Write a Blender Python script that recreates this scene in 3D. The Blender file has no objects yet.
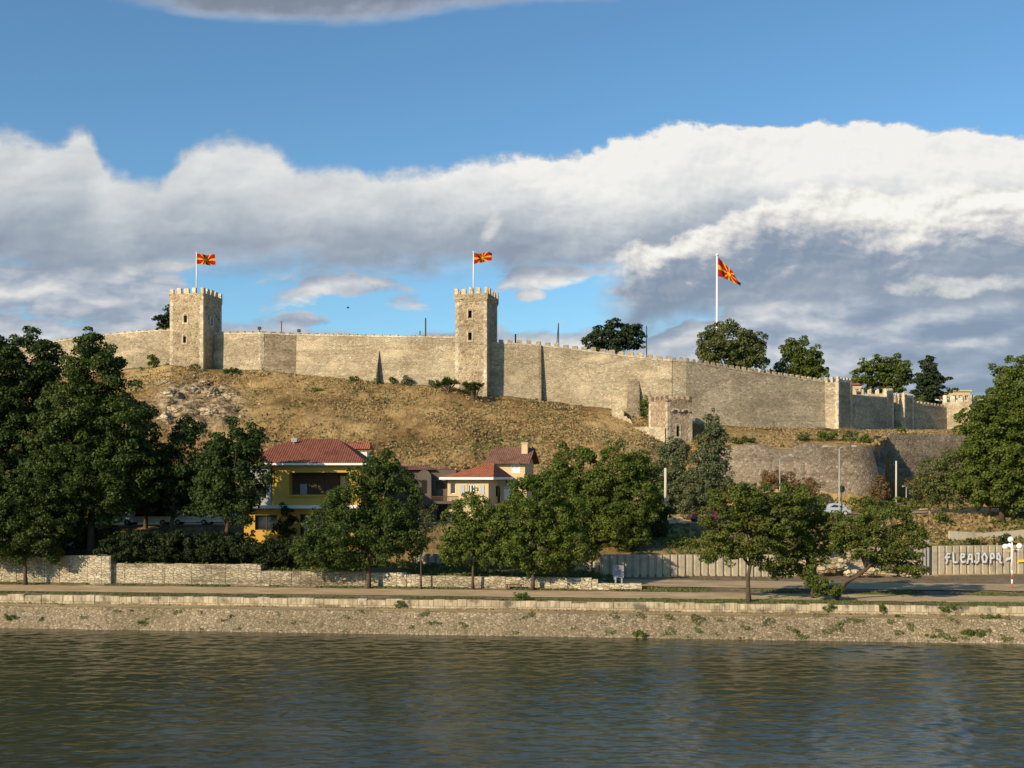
import bpy, bmesh, math, random
import numpy as np
from mathutils import Vector, Matrix, noise as mnoise

S = bpy.context.scene
COL = S.collection
rad = math.radians

# ------------------------------------------------------------------ camera
F = 1140.0; CX = 512.0; HY = 476.0; CAMZ = 13.0
cam_d = bpy.data.cameras.new('camera'); cam = bpy.data.objects.new('camera', cam_d); COL.objects.link(cam)
cam.location = (0, 0, CAMZ); cam.rotation_euler = (rad(90), 0, 0)
cam_d.sensor_width = 36; cam_d.lens = 36 * F / 1024; cam_d.shift_y = (HY - 384) / 1024
cam_d.clip_start = 0.5; cam_d.clip_end = 20000
S.camera = cam

# ------------------------------------------------------------------ sun, exposure
SUN_AZ = 45.0      # degrees from the straight-behind direction towards the left
SUN_EL = 26.0
sd = bpy.data.lights.new('sun', 'SUN'); so = bpy.data.objects.new('sun', sd); COL.objects.link(so)
sd.energy = 5.0; sd.angle = rad(0.5); sd.color = (1.0, 0.80, 0.555)
to_sun = Vector((-math.sin(rad(SUN_AZ)) * math.cos(rad(SUN_EL)), -math.cos(rad(SUN_AZ)) * math.cos(rad(SUN_EL)), math.sin(rad(SUN_EL))))
so.rotation_euler = to_sun.to_track_quat('Z', 'Y').to_euler(); so.location = (-60, -60, 80)
S.view_settings.view_transform = 'Standard'; S.view_settings.look = 'None'
S.view_settings.exposure = 0.30; S.view_settings.gamma = 1.0; S.view_settings.use_curve_mapping = False
S.cycles.max_bounces = 6; S.cycles.diffuse_bounces = 3; S.cycles.glossy_bounces = 3; S.cycles.transmission_bounces = 3
S.cycles.caustics_reflective = False; S.cycles.caustics_refractive = False

# ------------------------------------------------------------------ node helper
def lin(r, g, b):
    return tuple((c / 255 / 12.92 if c / 255 <= .04045 else ((c / 255 + .055) / 1.055) ** 2.4) for c in (r, g, b)) + (1.0,)

class G:
    def __init__(s, nt): s.nt = nt
    def n(s, t, **kw):
        nd = s.nt.nodes.new(t)
        for k, v in kw.items(): setattr(nd, k, v)
        return nd
    def put(s, sock, v):
        if isinstance(v, bpy.types.NodeSocket): s.nt.links.new(v, sock)
        elif v is not None:
            if isinstance(v, (tuple, list)) and sock.type == 'RGBA' and len(v) == 3: v = tuple(v) + (1,)
            sock.default_value = v
    def m(s, op, a, b=None, c=None, clamp=False):
        nd = s.n('ShaderNodeMath', operation=op, use_clamp=clamp)
        for i, v in enumerate((a, b, c)):
            if v is not None: s.put(nd.inputs[i], v)
        return nd.outputs[0]
    def add(s, a, b): return s.m('ADD', a, b)
    def sub(s, a, b): return s.m('SUBTRACT', a, b)
    def mul(s, a, b): return s.m('MULTIPLY', a, b)
    def div(s, a, b): return s.m('DIVIDE', a, b)
    def clamp(s, a): return s.m('ADD', a, 0.0, clamp=True)
    def smooth(s, v, lo, hi, t0=0.0, t1=1.0):
        nd = s.n('ShaderNodeMapRange', interpolation_type='SMOOTHSTEP')
        for i, x in enumerate((v, lo, hi, t0, t1)): s.put(nd.inputs[i], x)
        return nd.outputs[0]
    def lerp(s, v, lo, hi, t0=0.0, t1=1.0):
        nd = s.n('ShaderNodeMapRange', clamp=True)
        for i, x in enumerate((v, lo, hi, t0, t1)): s.put(nd.inputs[i], x)
        return nd.outputs[0]
    def mix(s, f, a, b, blend='MIX'):
        nd = s.n('ShaderNodeMix', data_type='RGBA', blend_type=blend)
        s.put(nd.inputs[0], f); s.put(nd.inputs[6], a); s.put(nd.inputs[7], b)
        return nd.outputs[2]
    def noise(s, vec, scale=1.0, detail=4.0, rough=0.55, dist=0.0, col=False):
        nd = s.n('ShaderNodeTexNoise')
        s.put(nd.inputs['Vector'], vec); nd.inputs['Scale'].default_value = scale
        nd.inputs['Detail'].default_value = detail; nd.inputs['Roughness'].default_value = rough
        nd.inputs['Distortion'].default_value = dist
        return nd.outputs['Color' if col else 'Fac']
    def vor(s, vec, scale=1.0, feature='F1', out='Distance', rnd=1.0):
        nd = s.n('ShaderNodeTexVoronoi', feature=feature)
        s.put(nd.inputs['Vector'], vec); nd.inputs['Scale'].default_value = scale
        nd.inputs['Randomness'].default_value = rnd
        return nd.outputs[out]
    def ramp(s, f, pts):
        nd = s.n('ShaderNodeValToRGB'); el = nd.color_ramp.elements
        while len(el) < len(pts): el.new(0.5)
        for e, (p, c) in zip(el, pts): e.position = p; e.color = tuple(c)[:3] + (1,)
        s.put(nd.inputs[0], f); return nd.outputs[0]
    def xyz(s, x, y, z=0.0):
        nd = s.n('ShaderNodeCombineXYZ')
        for i, v in enumerate((x, y, z)): s.put(nd.inputs[i], v)
        return nd.outputs[0]
    def sep(s, v):
        nd = s.n('ShaderNodeSeparateXYZ'); s.put(nd.inputs[0], v); return nd.outputs
    def vscale(s, v, sc):
        nd = s.n('ShaderNodeVectorMath', operation='MULTIPLY'); s.put(nd.inputs[0], v); nd.inputs[1].default_value = sc
        return nd.outputs[0]
    def vadd(s, v, o):
        nd = s.n('ShaderNodeVectorMath', operation='ADD'); s.put(nd.inputs[0], v); s.put(nd.inputs[1], o)
        return nd.outputs[0]
    def curve(s, f, pts):
        nd = s.n('ShaderNodeFloatCurve'); c = nd.mapping.curves[0]
        nd.mapping.extend = 'HORIZONTAL'
        while len(c.points) < len(pts): c.points.new(0.5, 0.5)
        for p, (x, y) in zip(c.points, pts): p.location = (x, y); p.handle_type = 'AUTO_CLAMPED'
        nd.mapping.update(); s.put(nd.inputs['Value'], f); return nd.outputs[0]
    def pos(s): return s.n('ShaderNodeNewGeometry').outputs['Position']
    def attr(s, name, out='Fac'): return s.n('ShaderNodeAttribute', attribute_name=name).outputs[out]
    def bump(s, h, strength=0.5, dist=0.1):
        nd = s.n('ShaderNodeBump'); s.put(nd.inputs['Height'], h)
        nd.inputs['Strength'].default_value = strength; nd.inputs['Distance'].default_value = dist
        return nd.outputs[0]

# ------------------------------------------------------------------ world: Nishita sky with a bank of cloud
W = bpy.data.worlds.new('World'); S.world = W; W.use_nodes = True
W.node_tree.nodes.clear(); g = G(W.node_tree)
SKY_STRENGTH = 0.106; SKY_TINT = (0.71, 1.0, 1.10, 1); CLOUD = 0.82
sky = g.n('ShaderNodeTexSky', sky_type='NISHITA', sun_disc=False, sun_elevation=rad(SUN_EL),
          sun_rotation=math.atan2(to_sun.x, to_sun.y), altitude=300, air_density=1.0, dust_density=0.6, ozone_density=2.2)
dirv = g.n('ShaderNodeTexCoord').outputs['Generated']
x, y, z = g.sep(dirv)
DEG = 57.29578
az = g.mul(g.m('ARCTAN2', x, y), DEG)
rxy = g.m('SQRT', g.add(g.mul(x, x), g.mul(y, y)))
el = g.mul(g.m('ARCTAN2', z, rxy), DEG)
caz = g.m('MAXIMUM', g.m('COSINE', g.div(g.m('MINIMUM', g.m('ABSOLUTE', az), 60.0), DEG)), 0.4)
U = g.add(512.0, g.mul(az, 20.7))               # azimuth and elevation in units of about 1/20 degree
V = g.sub(476.0, g.div(g.mul(el, 20.3), caz))
P0 = g.xyz(g.div(U, 100.0), g.div(V, 70.0), 0.37)
wn = g.sub(g.noise(P0, 0.9, 8, .55), .5)
wn2 = g.sub(g.noise(g.vadd(P0, (7.3, 3.1, 1.9)), 1.1, 8, .54), .5)
wbig = g.sub(g.noise(g.vadd(P0, (2.3, 9.1, 4.9)), 0.5, 3, .5), .5)
fine = g.noise(g.vadd(P0, (1.3, 0.1, 8.9)), 3.6, 8, .6)
P1 = g.vadd(P0, g.xyz(g.mul(wn, .40), g.mul(wn2, .40), 0))
P2 = g.vscale(P1, (.62, 1.0, 1.0))
rel = g.sub(g.noise(P2, 1.3, 4, .48), g.noise(g.vadd(P2, (.10, .16, 0)), 1.3, 4, .48))     # lit from above left
rel_f = g.sub(g.noise(P1, 3.6, 5, .55), g.noise(g.vadd(P1, (.04, .06, 0)), 3.6, 5, .55))
def cu(pts):
    f = g.m('DIVIDE', g.add(U, 400.0), 1824.0, clamp=True)
    return g.mul(g.curve(f, [((a + 400) / 1824, b / 600) for a, b in pts]), 600.0)
def puff(u, v, rx, ry, rough=.8, shear=0.0):
    a = g.div(g.add(g.sub(U, float(u)), g.mul(g.sub(V, float(v)), shear)), float(rx)); b = g.div(g.sub(V, float(v)), float(ry))
    d = g.sub(1.0, g.add(g.mul(a, a), g.mul(b, b)))
    return g.add(d, g.add(g.mul(wn2, 5.0 * rough), g.mul(g.sub(fine, .5), 2.6 * rough)))
# main bank
topB = cu([(-400, 160), (-60, 118), (20, 132), (60, 140), (84, 132), (98, 150), (116, 176), (150, 184), (176, 152), (212, 140), (268, 146), (296, 164), (330, 168),
           (400, 170), (440, 168), (500, 155), (560, 152), (620, 143), (680, 130), (760, 126), (850, 122), (900, 130), (960, 133), (1024, 140), (1200, 120), (1424, 160)])
botB = cu([(-400, 280), (0, 266), (100, 268), (200, 262), (300, 266), (400, 270), (470, 268), (540, 262), (600, 262), (660, 272), (720, 282), (800, 296), (900, 300), (1424, 310)])
litB = cu([(-400, 350), (0, 365), (90, 390), (150, 320), (210, 410), (330, 375), (420, 420), (520, 550), (600, 598), (700, 600), (860, 600), (1000, 600), (1424, 500)])
sharp = g.lerp(U, 250.0, 650.0, 15.0, 5.5)
tB = g.add(g.sub(V, topB), g.add(g.mul(wn, 40.0), g.mul(g.sub(fine, .5), 30.0)))
mB = g.mul(g.smooth(g.div(tB, sharp), -.5, .9), g.smooth(g.add(g.sub(botB, V), g.mul(wn2, 70.0)), -12.0, 16.0))
sB = g.div(tB, g.sub(g.m('MINIMUM', botB, 285.0), topB))
shB = g.add(g.mul(g.smooth(g.add(sB, g.mul(wbig, .6)), .15, 1.15, 1.0, 0.0), g.div(litB, 600.0)), g.add(g.mul(rel, .85), g.mul(rel_f, g.lerp(U, 300.0, 650.0, .22, .5))))
shB = g.add(shB, g.mul(g.smooth(g.div(tB, sharp), .3, 2.6, .12, 0.0), g.smooth(U, 300.0, 600.0, .5, 1.0)))
colB = g.ramp(shB, [(0.0, lin(142, 154, 170)), (.22, lin(161, 171, 183)), (.5, lin(192, 198, 203)), (.78, lin(224, 225, 224)), (1.0, lin(244, 242, 236))])
# bright lower lobe on the right
topC = cu([(-400, 330), (480, 330), (560, 300), (600, 262), (630, 250), (668, 240), (690, 232), (726, 218), (752, 200), (800, 186), (850, 180), (890, 190), (940, 184), (1024, 178), (1424, 200)])
tC = g.add(g.sub(V, topC), g.add(g.mul(wn2, 44.0), g.mul(g.sub(fine, .5), 30.0)))
mC = g.mul(g.mul(g.smooth(tC, -3.0, 7.0), g.smooth(g.add(tC, g.mul(wn, 60.0)), 60.0, 125.0, 1.0, 0.0)), g.smooth(g.add(U, g.mul(wn, 120.0)), 570.0, 640.0))
thC = g.lerp(U, 600.0, 850.0, 40.0, 84.0)
shC = g.add(g.smooth(g.add(g.div(tC, thC), g.mul(wbig, .8)), .1, 1.0, 1.0, 0.0), g.add(g.mul(rel, 1.2), g.mul(rel_f, 1.3)))
colC = g.ramp(shC, [(0.0, lin(134, 149, 168)), (.25, lin(152, 162, 177)), (.6, lin(210, 208, 207)), (.85, lin(240, 237, 228)), (1.0, lin(250, 247, 240))])
# low scattered cloud near the horizon
Pd = g.xyz(g.div(U, 105.0), g.div(V, 40.0), 5.1)
Pd = g.vadd(Pd, g.xyz(g.mul(wn, .5), g.mul(wn2, .5), 0))
nd_ = g.noise(Pd, 0.95, 6, .52)
nd2 = g.noise(g.vadd(Pd, (.08, .22, 0)), 0.95, 6, .52)
thr = cu([(-400, 250), (0, 262), (60, 245), (120, 235), (190, 262), (225, 330), (300, 345), (440, 340), (490, 312), (520, 338), (600, 342), (650, 322), (700, 240), (780, 150), (1424, 120)])
thrv = g.add(g.div(thr, 600.0), g.smooth(V, 312.0, 338.0, 0.0, -.13))
fD = g.m('MAXIMUM', g.sub(nd_, thrv), g.mul(g.m('MAXIMUM', g.m('MAXIMUM', puff(345, 283, 42, 12), puff(285, 318, 40, 9)), g.m('MAXIMUM', puff(60, 290, 110, 34), g.m('MAXIMUM', puff(648, 291, 44, 11), g.m('MAXIMUM', puff(560, 272, 34, 9), puff(532, 293, 14, 6))))), .10))
mD = g.mul(g.smooth(fD, -.02, .075), g.smooth(V, 236.0, 262.0))
shD = g.add(.46, g.add(g.mul(g.sub(nd_, nd2), 2.6), g.add(g.mul(rel, .6), g.mul(rel_f, .35))))
shD = g.sub(shD, g.mul(g.smooth(g.add(U, g.mul(wbig, 300.0)), 720.0, 960.0, 0.0, .26), g.smooth(V, 250.0, 300.0)))
shD = g.add(shD, g.mul(g.smooth(U, 520.0, 640.0), g.smooth(U, 700.0, 860.0, .16, 0.0)))
colD = g.ramp(shD, [(0.0, lin(134, 150, 171)), (.3, lin(156, 168, 185)), (.6, lin(192, 197, 205)), (1.0, lin(238, 235, 228))])
# small bright puffs in front of the grey bank
fE = g.m('MAXIMUM', puff(489, 229, 11, 20, .5, .55), g.m('MAXIMUM', puff(690, 214, 14, 9, .6), puff(940, 284, 70, 12, 1.0)))
mE = g.mul(g.smooth(fE, .0, 1.1), .75)
colE = g.ramp(g.add(.6, g.add(g.mul(rel, 1.0), g.mul(rel_f, 1.0))), [(0.2, lin(165, 172, 184)), (.6, lin(222, 221, 217)), (1.0, lin(246, 243, 234))])
# dark underside of a cloud overhead
botA = cu([(-400, 0), (60, 2), (120, 12), (180, 22), (230, 30), (300, 33), (400, 29), (480, 21), (560, 14), (605, 15), (650, 4), (720, 0), (1424, 0)])
tA = g.add(g.sub(botA, V), g.mul(wn, 20.0))
mA = g.mul(g.smooth(tA, -7.0, 8.0), g.smooth(V, -300.0, -60.0))
mA = g.mul(mA, g.smooth(U, 60.0, 200.0)); mA = g.mul(mA, g.smooth(U, 540.0, 680.0, 1.0, 0.0))
colA = g.ramp(g.add(g.div(tA, 40.0), g.add(g.mul(rel, .8), g.mul(rel_f, .5))), [(0.0, lin(160, 172, 190)), (.35, lin(130, 140, 156)), (1.0, lin(116, 125, 141))])
wisp = g.mul(g.smooth(g.sub(nd_, g.add(.66, g.mul(g.m('ABSOLUTE', g.sub(V, 150.0)), .0026))), 0.0, .16), .25)
mask_el = g.smooth(el, -1.0, 0.5)
sky_c = g.mix(1.0, sky.outputs[0], SKY_TINT, 'MULTIPLY')
b_sky = g.n('ShaderNodeBackground'); g.put(b_sky.inputs[0], sky_c); b_sky.inputs[1].default_value = SKY_STRENGTH
cl = g.mix(g.clamp(mB), colD, colB)
cl = g.mix(g.clamp(mC), cl, colC)
cl = g.mix(g.clamp(mE), cl, colE)
over = g.m('MAXIMUM', g.m('MAXIMUM', mB, mC), mD)
cl = g.mix(g.clamp(mA), cl, colA)
over = g.m('MAXIMUM', g.m('MAXIMUM', over, mA), wisp)
front = g.smooth(y, -0.25, 0.1)
over = g.mul(g.mul(over, mask_el), front)
b_cl = g.n('ShaderNodeBackground'); g.put(b_cl.inputs[0], cl); b_cl.inputs[1].default_value = CLOUD
mx = g.n('ShaderNodeMixShader'); g.put(mx.inputs[0], g.mul(over, .97)); g.put(mx.inputs[1], b_sky.outputs[0]); g.put(mx.inputs[2], b_cl.outputs[0])
wo = g.n('ShaderNodeOutputWorld'); g.put(wo.inputs[0], mx.outputs[0])
W.cycles.sampling_method = 'MANUAL'; W.cycles.sample_map_resolution = 512

# ------------------------------------------------------------------ mapping: photo pixel at depth Y -> metres
def PX(px, Y): return (px - CX) / F * Y
def ZZ(py, Y): return CAMZ + (HY - py) / F * Y
def PT(px, py, Y): return Vector((PX(px, Y), Y, ZZ(py, Y)))
BA = math.atan2(9.4, 83.9); EU = Vector((math.cos(BA), -math.sin(BA))); EV = Vector((math.sin(BA), math.cos(BA)))
BO = Vector((0, 92.7))
def uv(u, v): p = BO + EU * u + EV * v; return (p.x, p.y)
def Yv(px, v):
    k = (px - CX) / F
    return (BO.dot(EV) + v) / (k * math.sin(BA) + math.cos(BA))
def Uv(px, v):
    Y = Yv(px, v); return (Vector((PX(px, Y), Y)) - BO).dot(EU)

# ------------------------------------------------------------------ object helpers
def tag(o, label=None, cat=None, group=None, kind=None):
    if label: o['label'] = label
    if cat: o['category'] = cat
    if group: o['group'] = group
    if kind: o['kind'] = kind
    return o
def thing(name, label, cat, loc, group=None, rz=0.0):
    o = bpy.data.objects.new(name, None); COL.objects.link(o); o.location = loc; o.rotation_euler = (0, 0, rz)
    o.empty_display_size = .3
    return tag(o, label, cat, group)
def top_loc(o):
    while o.parent: o = o.parent
    return Vector(o.location)

class MB:
    """collects geometry; build() links it as one mesh object"""
    def __init__(s): s.v = []; s.f = []; s.uv = []; s.has_uv = False
    def quad(s, *pts, uvs=None):
        i = len(s.v); s.v += [tuple(p) for p in pts]; s.f.append(tuple(range(i, i + len(pts))))
        if uvs: s.has_uv = True
        s.uv += list(uvs) if uvs else [(p[0] + p[1], p[2]) for p in pts]
        return s
    def box(s, x0, x1, y0, y1, z0, z1):
        return s.hexa([(x0, y0, z0), (x1, y0, z0), (x1, y1, z0), (x0, y1, z0)], [(x0, y0, z1), (x1, y0, z1), (x1, y1, z1), (x0, y1, z1)])
    def hexa(s, bot, top):
        i = len(s.v); n = len(bot)
        s.v += [tuple(p) for p in bot] + [tuple(p) for p in top]
        s.uv += [(p[0] + p[1], p[2]) for p in list(bot) + list(top)]
        s.f.append(tuple(i + k for k in reversed(range(n)))); s.f.append(tuple(i + n + k for k in range(n)))
        for k in range(n):
            j = (k + 1) % n; s.f.append((i + k, i + j, i + n + j, i + n + k))
        return s
    def obox(s, o, e, n, u0, u1, d0, d1, z0, z1):
        """box in a frame: origin o (x,y), e along, n (x,y) depth direction"""
        def p(u, d, z): return (o[0] + e[0] * u + n[0] * d, o[1] + e[1] * u + n[1] * d, z)
        a = [p(u0, d0, z0), p(u1, d0, z0), p(u1, d1, z0), p(u0, d1, z0)]
        b = [p(u0, d0, z1), p(u1, d0, z1), p(u1, d1, z1), p(u0, d1, z1)]
        cr = e[0] * n[1] - e[1] * n[0]
        if cr * (u1 - u0) * (d1 - d0) < 0: a.reverse(); b.reverse()
        return s.hexa(a, b)
    def tube(s, pts, radii, n=8, cap=True):
        pts = [Vector(p) for p in pts]; i0 = len(s.v)
        for k, p in enumerate(pts):
            d = (pts[min(k + 1, len(pts) - 1)] - pts[max(k - 1, 0)]).normalized()
            a = d.cross(Vector((0.31, 0.95, 0.05)) if abs(d.z) > .7 else Vector((0, 0, 1))).normalized(); b = d.cross(a)
            r = radii[k] if hasattr(radii, '__len__') else radii
            for j in range(n):
                t = 2 * math.pi * j / n; q = p + a * (math.cos(t) * r) + b * (math.sin(t) * r)
                s.v.append(tuple(q)); s.uv.append((j / n, k))
        for k in range(len(pts) - 1):
            for j in range(n):
                j2 = (j + 1) % n
                s.f.append((i0 + k * n + j, i0 + k * n + j2, i0 + (k + 1) * n + j2, i0 + (k + 1) * n + j))
        if cap:
            s.f.append(tuple(i0 + j for j in reversed(range(n))))
            e = i0 + (len(pts) - 1) * n; s.f.append(tuple(e + j for j in range(n)))
        return s
    def ball(s, c, r, nu=12, nv=8):
        if not hasattr(r, '__len__'): r = (r, r, r)
        i0 = len(s.v)
        for a in range(nv + 1):
            th = math.pi * a / nv
            for b in range(nu):
                ph = 2 * math.pi * b / nu
                s.v.append((c[0] + r[0] * math.sin(th) * math.cos(ph), c[1] + r[1] * math.sin(th) * math.sin(ph), c[2] + r[2] * math.cos(th))); s.uv.append((b / nu, a / nv))
        for a in range(nv):
            for b in range(nu):
                b2 = (b + 1) % nu
                s.f.append((i0 + a * nu + b, i0 + (a + 1) * nu + b, i0 + (a + 1) * nu + b2, i0 + a * nu + b2))
        return s
    def build(s, name, mat, parent=None, smooth=False, merge=False):
        off = top_loc(parent) if parent else Vector((0, 0, 0)); rz = 0
        me = bpy.data.meshes.new(name)
        if parent:
            r = parent
            while r.parent: r = r.parent
            rz = r.rotation_euler.z
        vs = s.v
        if parent:
            c, sn = math.cos(-rz), math.sin(-rz)
            vs = [((a - off.x) * c - (b - off.y) * sn, (a - off.x) * sn + (b - off.y) * c, h - off.z) for a, b, h in s.v]
        elif s.v:
            xs, ys, zs = zip(*s.v); off = Vector(((min(xs) + max(xs)) / 2, (min(ys) + max(ys)) / 2, min(zs)))
            vs = [(a - off.x, b - off.y, h - off.z) for a, b, h in s.v]
        me.from_pydata(vs, [], s.f)
        lay = me.uv_layers.new(name='UVMap')
        li = np.empty(len(me.loops), dtype=np.int32); me.loops.foreach_get('vertex_index', li)
        lay.data.foreach_set('uv', np.array(s.uv, dtype=np.float32)[li].ravel())
        if merge:
            bm = bmesh.new(); bm.from_mesh(me); bmesh.ops.remove_doubles(bm, verts=bm.verts, dist=1e-4)
            bmesh.ops.recalc_face_normals(bm, faces=bm.faces); bm.to_mesh(me); bm.free()
        if smooth: me.shade_smooth()
        o = bpy.data.objects.new(name, me); COL.objects.link(o); me.materials.append(mat)
        if parent: o.parent = parent
        else: o.location = off
        return o

def solo(name, mb, mat, label, cat, group=None, **kw):
    return tag(mb.build(name, mat, **kw), label, cat, group)

def copy_tree(o, parent=None):
    c = o.copy(); COL.objects.link(c)
    if parent: c.parent = parent
    for ch in list(o.children): copy_tree(ch, c)
    return c

# ------------------------------------------------------------------ materials
def new_mat(name):
    m = bpy.data.materials.new(name); m.use_nodes = True; m.node_tree.nodes.clear(); g = G(m.node_tree)
    out = g.n('ShaderNodeOutputMaterial'); return m, g, out
def principled(g, out, color, rough=.8, normal=None, spec=.3, metal=0.0):
    b = g.n('ShaderNodeBsdfPrincipled'); g.put(b.inputs['Base Color'], color); g.put(b.inputs['Roughness'], rough)
    b.inputs['Specular IOR Level'].default_value = spec; b.inputs['Metallic'].default_value = metal
    if normal is not None: g.put(b.inputs['Normal'], normal)
    g.put(out.inputs[0], b.outputs[0]); return b

def mat_plain(name, col, rough=.7, var=.12, scale=1.5, spec=.3, metal=0.0, bump=0.0):
    m, g, out = new_mat(name); p = g.pos()
    n = g.noise(p, scale, 5, .6); n2 = g.noise(p, scale * 9, 3, .6)
    f = g.add(1 - var, g.mul(g.add(g.mul(n, 1.4), g.mul(n2, .6)), var))
    c = g.mix(1.0, tuple(col[:3]) + (1,), g.xyz(f, f, f), 'MULTIPLY')
    principled(g, out, c, rough, g.bump(n2, bump, .05) if bump else None, spec, metal); return m

def mat_stone(name, a, b, mortar, scale=2.2, stretch=1.5, edge=.09, stain=.5, dark=(.09, .075, .055), pale=None, bump=.6):
    """rubble masonry: cells of two stone colours, mortar between, broad stains"""
    m, g, out = new_mat(name); p = g.pos()
    wob = g.vadd(p, g.vscale(g.noise(p, 1.2, 2, .5, col=True), (.25, .25, .18)))
    q = g.vscale(wob, (1, 1, stretch))
    cell = g.vor(q, scale, 'F1', 'Color'); ed = g.vor(q, scale, 'DISTANCE_TO_EDGE', 'Distance')
    r, gg, bb = g.sep(cell)
    c = g.mix(r, a + (1,), b + (1,))
    c = g.mix(g.mul(g.m('POWER', gg, 3.0), .8), c, tuple(x * .5 for x in a) + (1,))
    c = g.mix(g.mul(g.m('POWER', bb, 4.0), .7), c, tuple(min(.6, x * 1.45) for x in b) + (1,))
    c = g.mix(g.smooth(ed, edge * .3, edge, .9, 0), c, mortar + (1,))
    st = g.noise(g.vscale(p, (1, 1, 1.8)), .16, 7, .62)
    c = g.mix(g.mul(g.smooth(st, .49, .68), stain), c, dark + (1,))
    pa = g.vor(g.vscale(p, (1, 1, 1.6)), .11, 'F1', 'Color'); pv = g.lerp(g.sep(pa)[0], 0.0, 1.0, .80, 1.12); c = g.mix(1.0, c, g.xyz(pv, pv, pv), 'MULTIPLY')
    band = g.noise(g.vscale(p, (.06, .06, 1.0)), 1.1, 4, .6); c = g.mix(g.mul(g.smooth(band, .52, .66), stain * .7), c, dark + (1,))
    if pale: c = g.mix(g.mul(g.smooth(g.noise(g.vadd(g.vscale(p, (1, 1, 2.4)), (31, 7, 3)), .13, 6, .6), .53, .68), .65), c, pale + (1,))
    fine = g.noise(p, 7, 4, .65)
    c = g.mix(.35, c, g.xyz(fine, fine, fine), 'OVERLAY')
    h = g.add(g.smooth(ed, 0.0, edge * 1.6), g.mul(fine, .5))
    principled(g, out, c, .92, g.bump(h, bump, .12), .15); return m

def mat_block(name, a, b, mortar, bw=.75, bh=.33, dark=(.10, .085, .06), stain=.6, bump=.6):
    """coursed block in UV metres"""
    m, g, out = new_mat(name); uvn = g.n('ShaderNodeTexCoord').outputs['UV']; p = g.pos()
    wob = g.vadd(uvn, g.vscale(g.noise(p, 1.3, 3, .5, col=True), (.10, .06, 0)))
    br = g.n('ShaderNodeTexBrick'); g.put(br.inputs['Vector'], wob)
    br.offset = .43; br.squash = .8; br.squash_frequency = 3
    for k, v in (('Color1', a + (1,)), ('Color2', b + (1,)), ('Mortar', mortar + (1,))): g.put(br.inputs[k], v)
    for k, v in (('Scale', 1.0), ('Mortar Size', .022), ('Mortar Smooth', .3), ('Bias', -.1), ('Brick Width', bw), ('Row Height', bh)): br.inputs[k].default_value = v
    c = br.outputs['Color']
    st = g.noise(g.vscale(p, (1, 1, 1.0)), .75, 7, .66)
    c = g.mix(g.mul(g.smooth(st, .48, .68), stain), c, dark + (1,))
    fine = g.noise(p, 6, 5, .7); c = g.mix(.4, c, g.xyz(fine, fine, fine), 'OVERLAY')
    h = g.add(g.mul(br.outputs['Fac'], -1.0), g.mul(fine, .8))
    principled(g, out, c, .92, g.bump(h, bump, .08), .15); return m

M = {}
M['castle'] = mat_stone('castle_stone', (.41, .33, .225), (.50, .415, .29), (.43, .345, .225), 2.6, 1.9, .06, .50, (.22, .165, .10), pale=(.66, .55, .37))
M['castle_dim'] = mat_stone('castle_dim_stone', (.35, .285, .20), (.47, .39, .275), (.40, .33, .23), 2.6, 1.9, .06, .45, (.14, .115, .085))  # castle stone darkened for the walls turned away from the sun
M['castle_shade'] = mat_stone('castle_shade_stone', (.27, .21, .14), (.38, .31, .215), (.35, .28, .19), 2.6, 1.9, .06, .55, (.14, .105, .07))  # castle stone with shade put into its colour, for bay and buttresses
M['tower'] = mat_stone('tower_stone', (.27, .205, .125), (.43, .34, .22), (.46, .38, .26), 2.0, 1.3, .12, .45, (.15, .11, .065))
M['quoin'] = mat_stone('quoin_stone', (.52, .43, .29), (.60, .51, .36), (.45, .37, .25), 1.3, 1.0, .05, .25, (.30, .22, .13))
M['brickish'] = mat_stone('gate_stone', (.30, .20, .13), (.42, .33, .23), (.45, .37, .27), 2.4, 1.4, .1, .4, (.17, .10, .06))
M['retaining'] = mat_stone('retaining_stone', (.165, .135, .098), (.28, .232, .17), (.205, .17, .122), 2.6, 1.2, .1, .5, (.085, .065, .045))
M['revet'] = mat_stone('revetment_stone', (.27, .215, .135), (.40, .325, .215), (.27, .215, .13), 4.3, 1.2, .07, .4, (.20, .165, .08), bump=.8)
M['low'] = mat_stone('low_wall_stone', (.46, .385, .26), (.55, .47, .33), (.47, .395, .27), 2.0, 2.3, .05, .75, (.16, .125, .075), pale=(.62, .54, .39), bump=.9)
M['kerb'] = mat_block('kerb_block', (.36, .30, .20), (.54, .46, .33), (.28, .22, .13), .42, .9, stain=.9)
M['concrete'] = mat_block('fence_concrete', (.40, .35, .26), (.45, .40, .30), (.34, .29, .21), 4.0, 5.0, stain=.35)
M['rock'] = mat_stone('rock_face', (.36, .28, .18), (.50, .405, .275), (.20, .145, .085), .9, 2.2, .10, .5, (.16, .115, .065), bump=1.0)
M['roof'] = None
M['yellow'] = mat_plain('yellow_render', (.56, .345, .065), .85, .15)
M['cream'] = mat_plain('cream_render', (.56, .44, .26), .88, .25, .8)
M['greyrender'] = mat_plain('grey_render', (.33, .34, .35), .85, .2)
M['brownrender'] = mat_plain('brown_render', (.115, .095, .078), .88, .35, .9)  # brown taken darker to stand in for tree shade on the house
M['white'] = mat_plain('white_paint', (.78, .77, .74), .6, .1)
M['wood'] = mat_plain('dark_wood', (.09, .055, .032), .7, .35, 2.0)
M['glass'] = mat_plain('window_glass', (.02, .022, .025), .12, .1, spec=.6)
M['void'] = mat_plain('dark_interior', (.018, .015, .012), .9, .2)
M['shutter'] = mat_plain('shutter_blue', (.36, .42, .47), .6, .15)
M['metal'] = mat_plain('galvanised_metal', (.33, .32, .30), .45, .15, spec=.5)
M['pole'] = mat_plain('concrete_pole', (.52, .47, .38), .8, .2)
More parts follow.
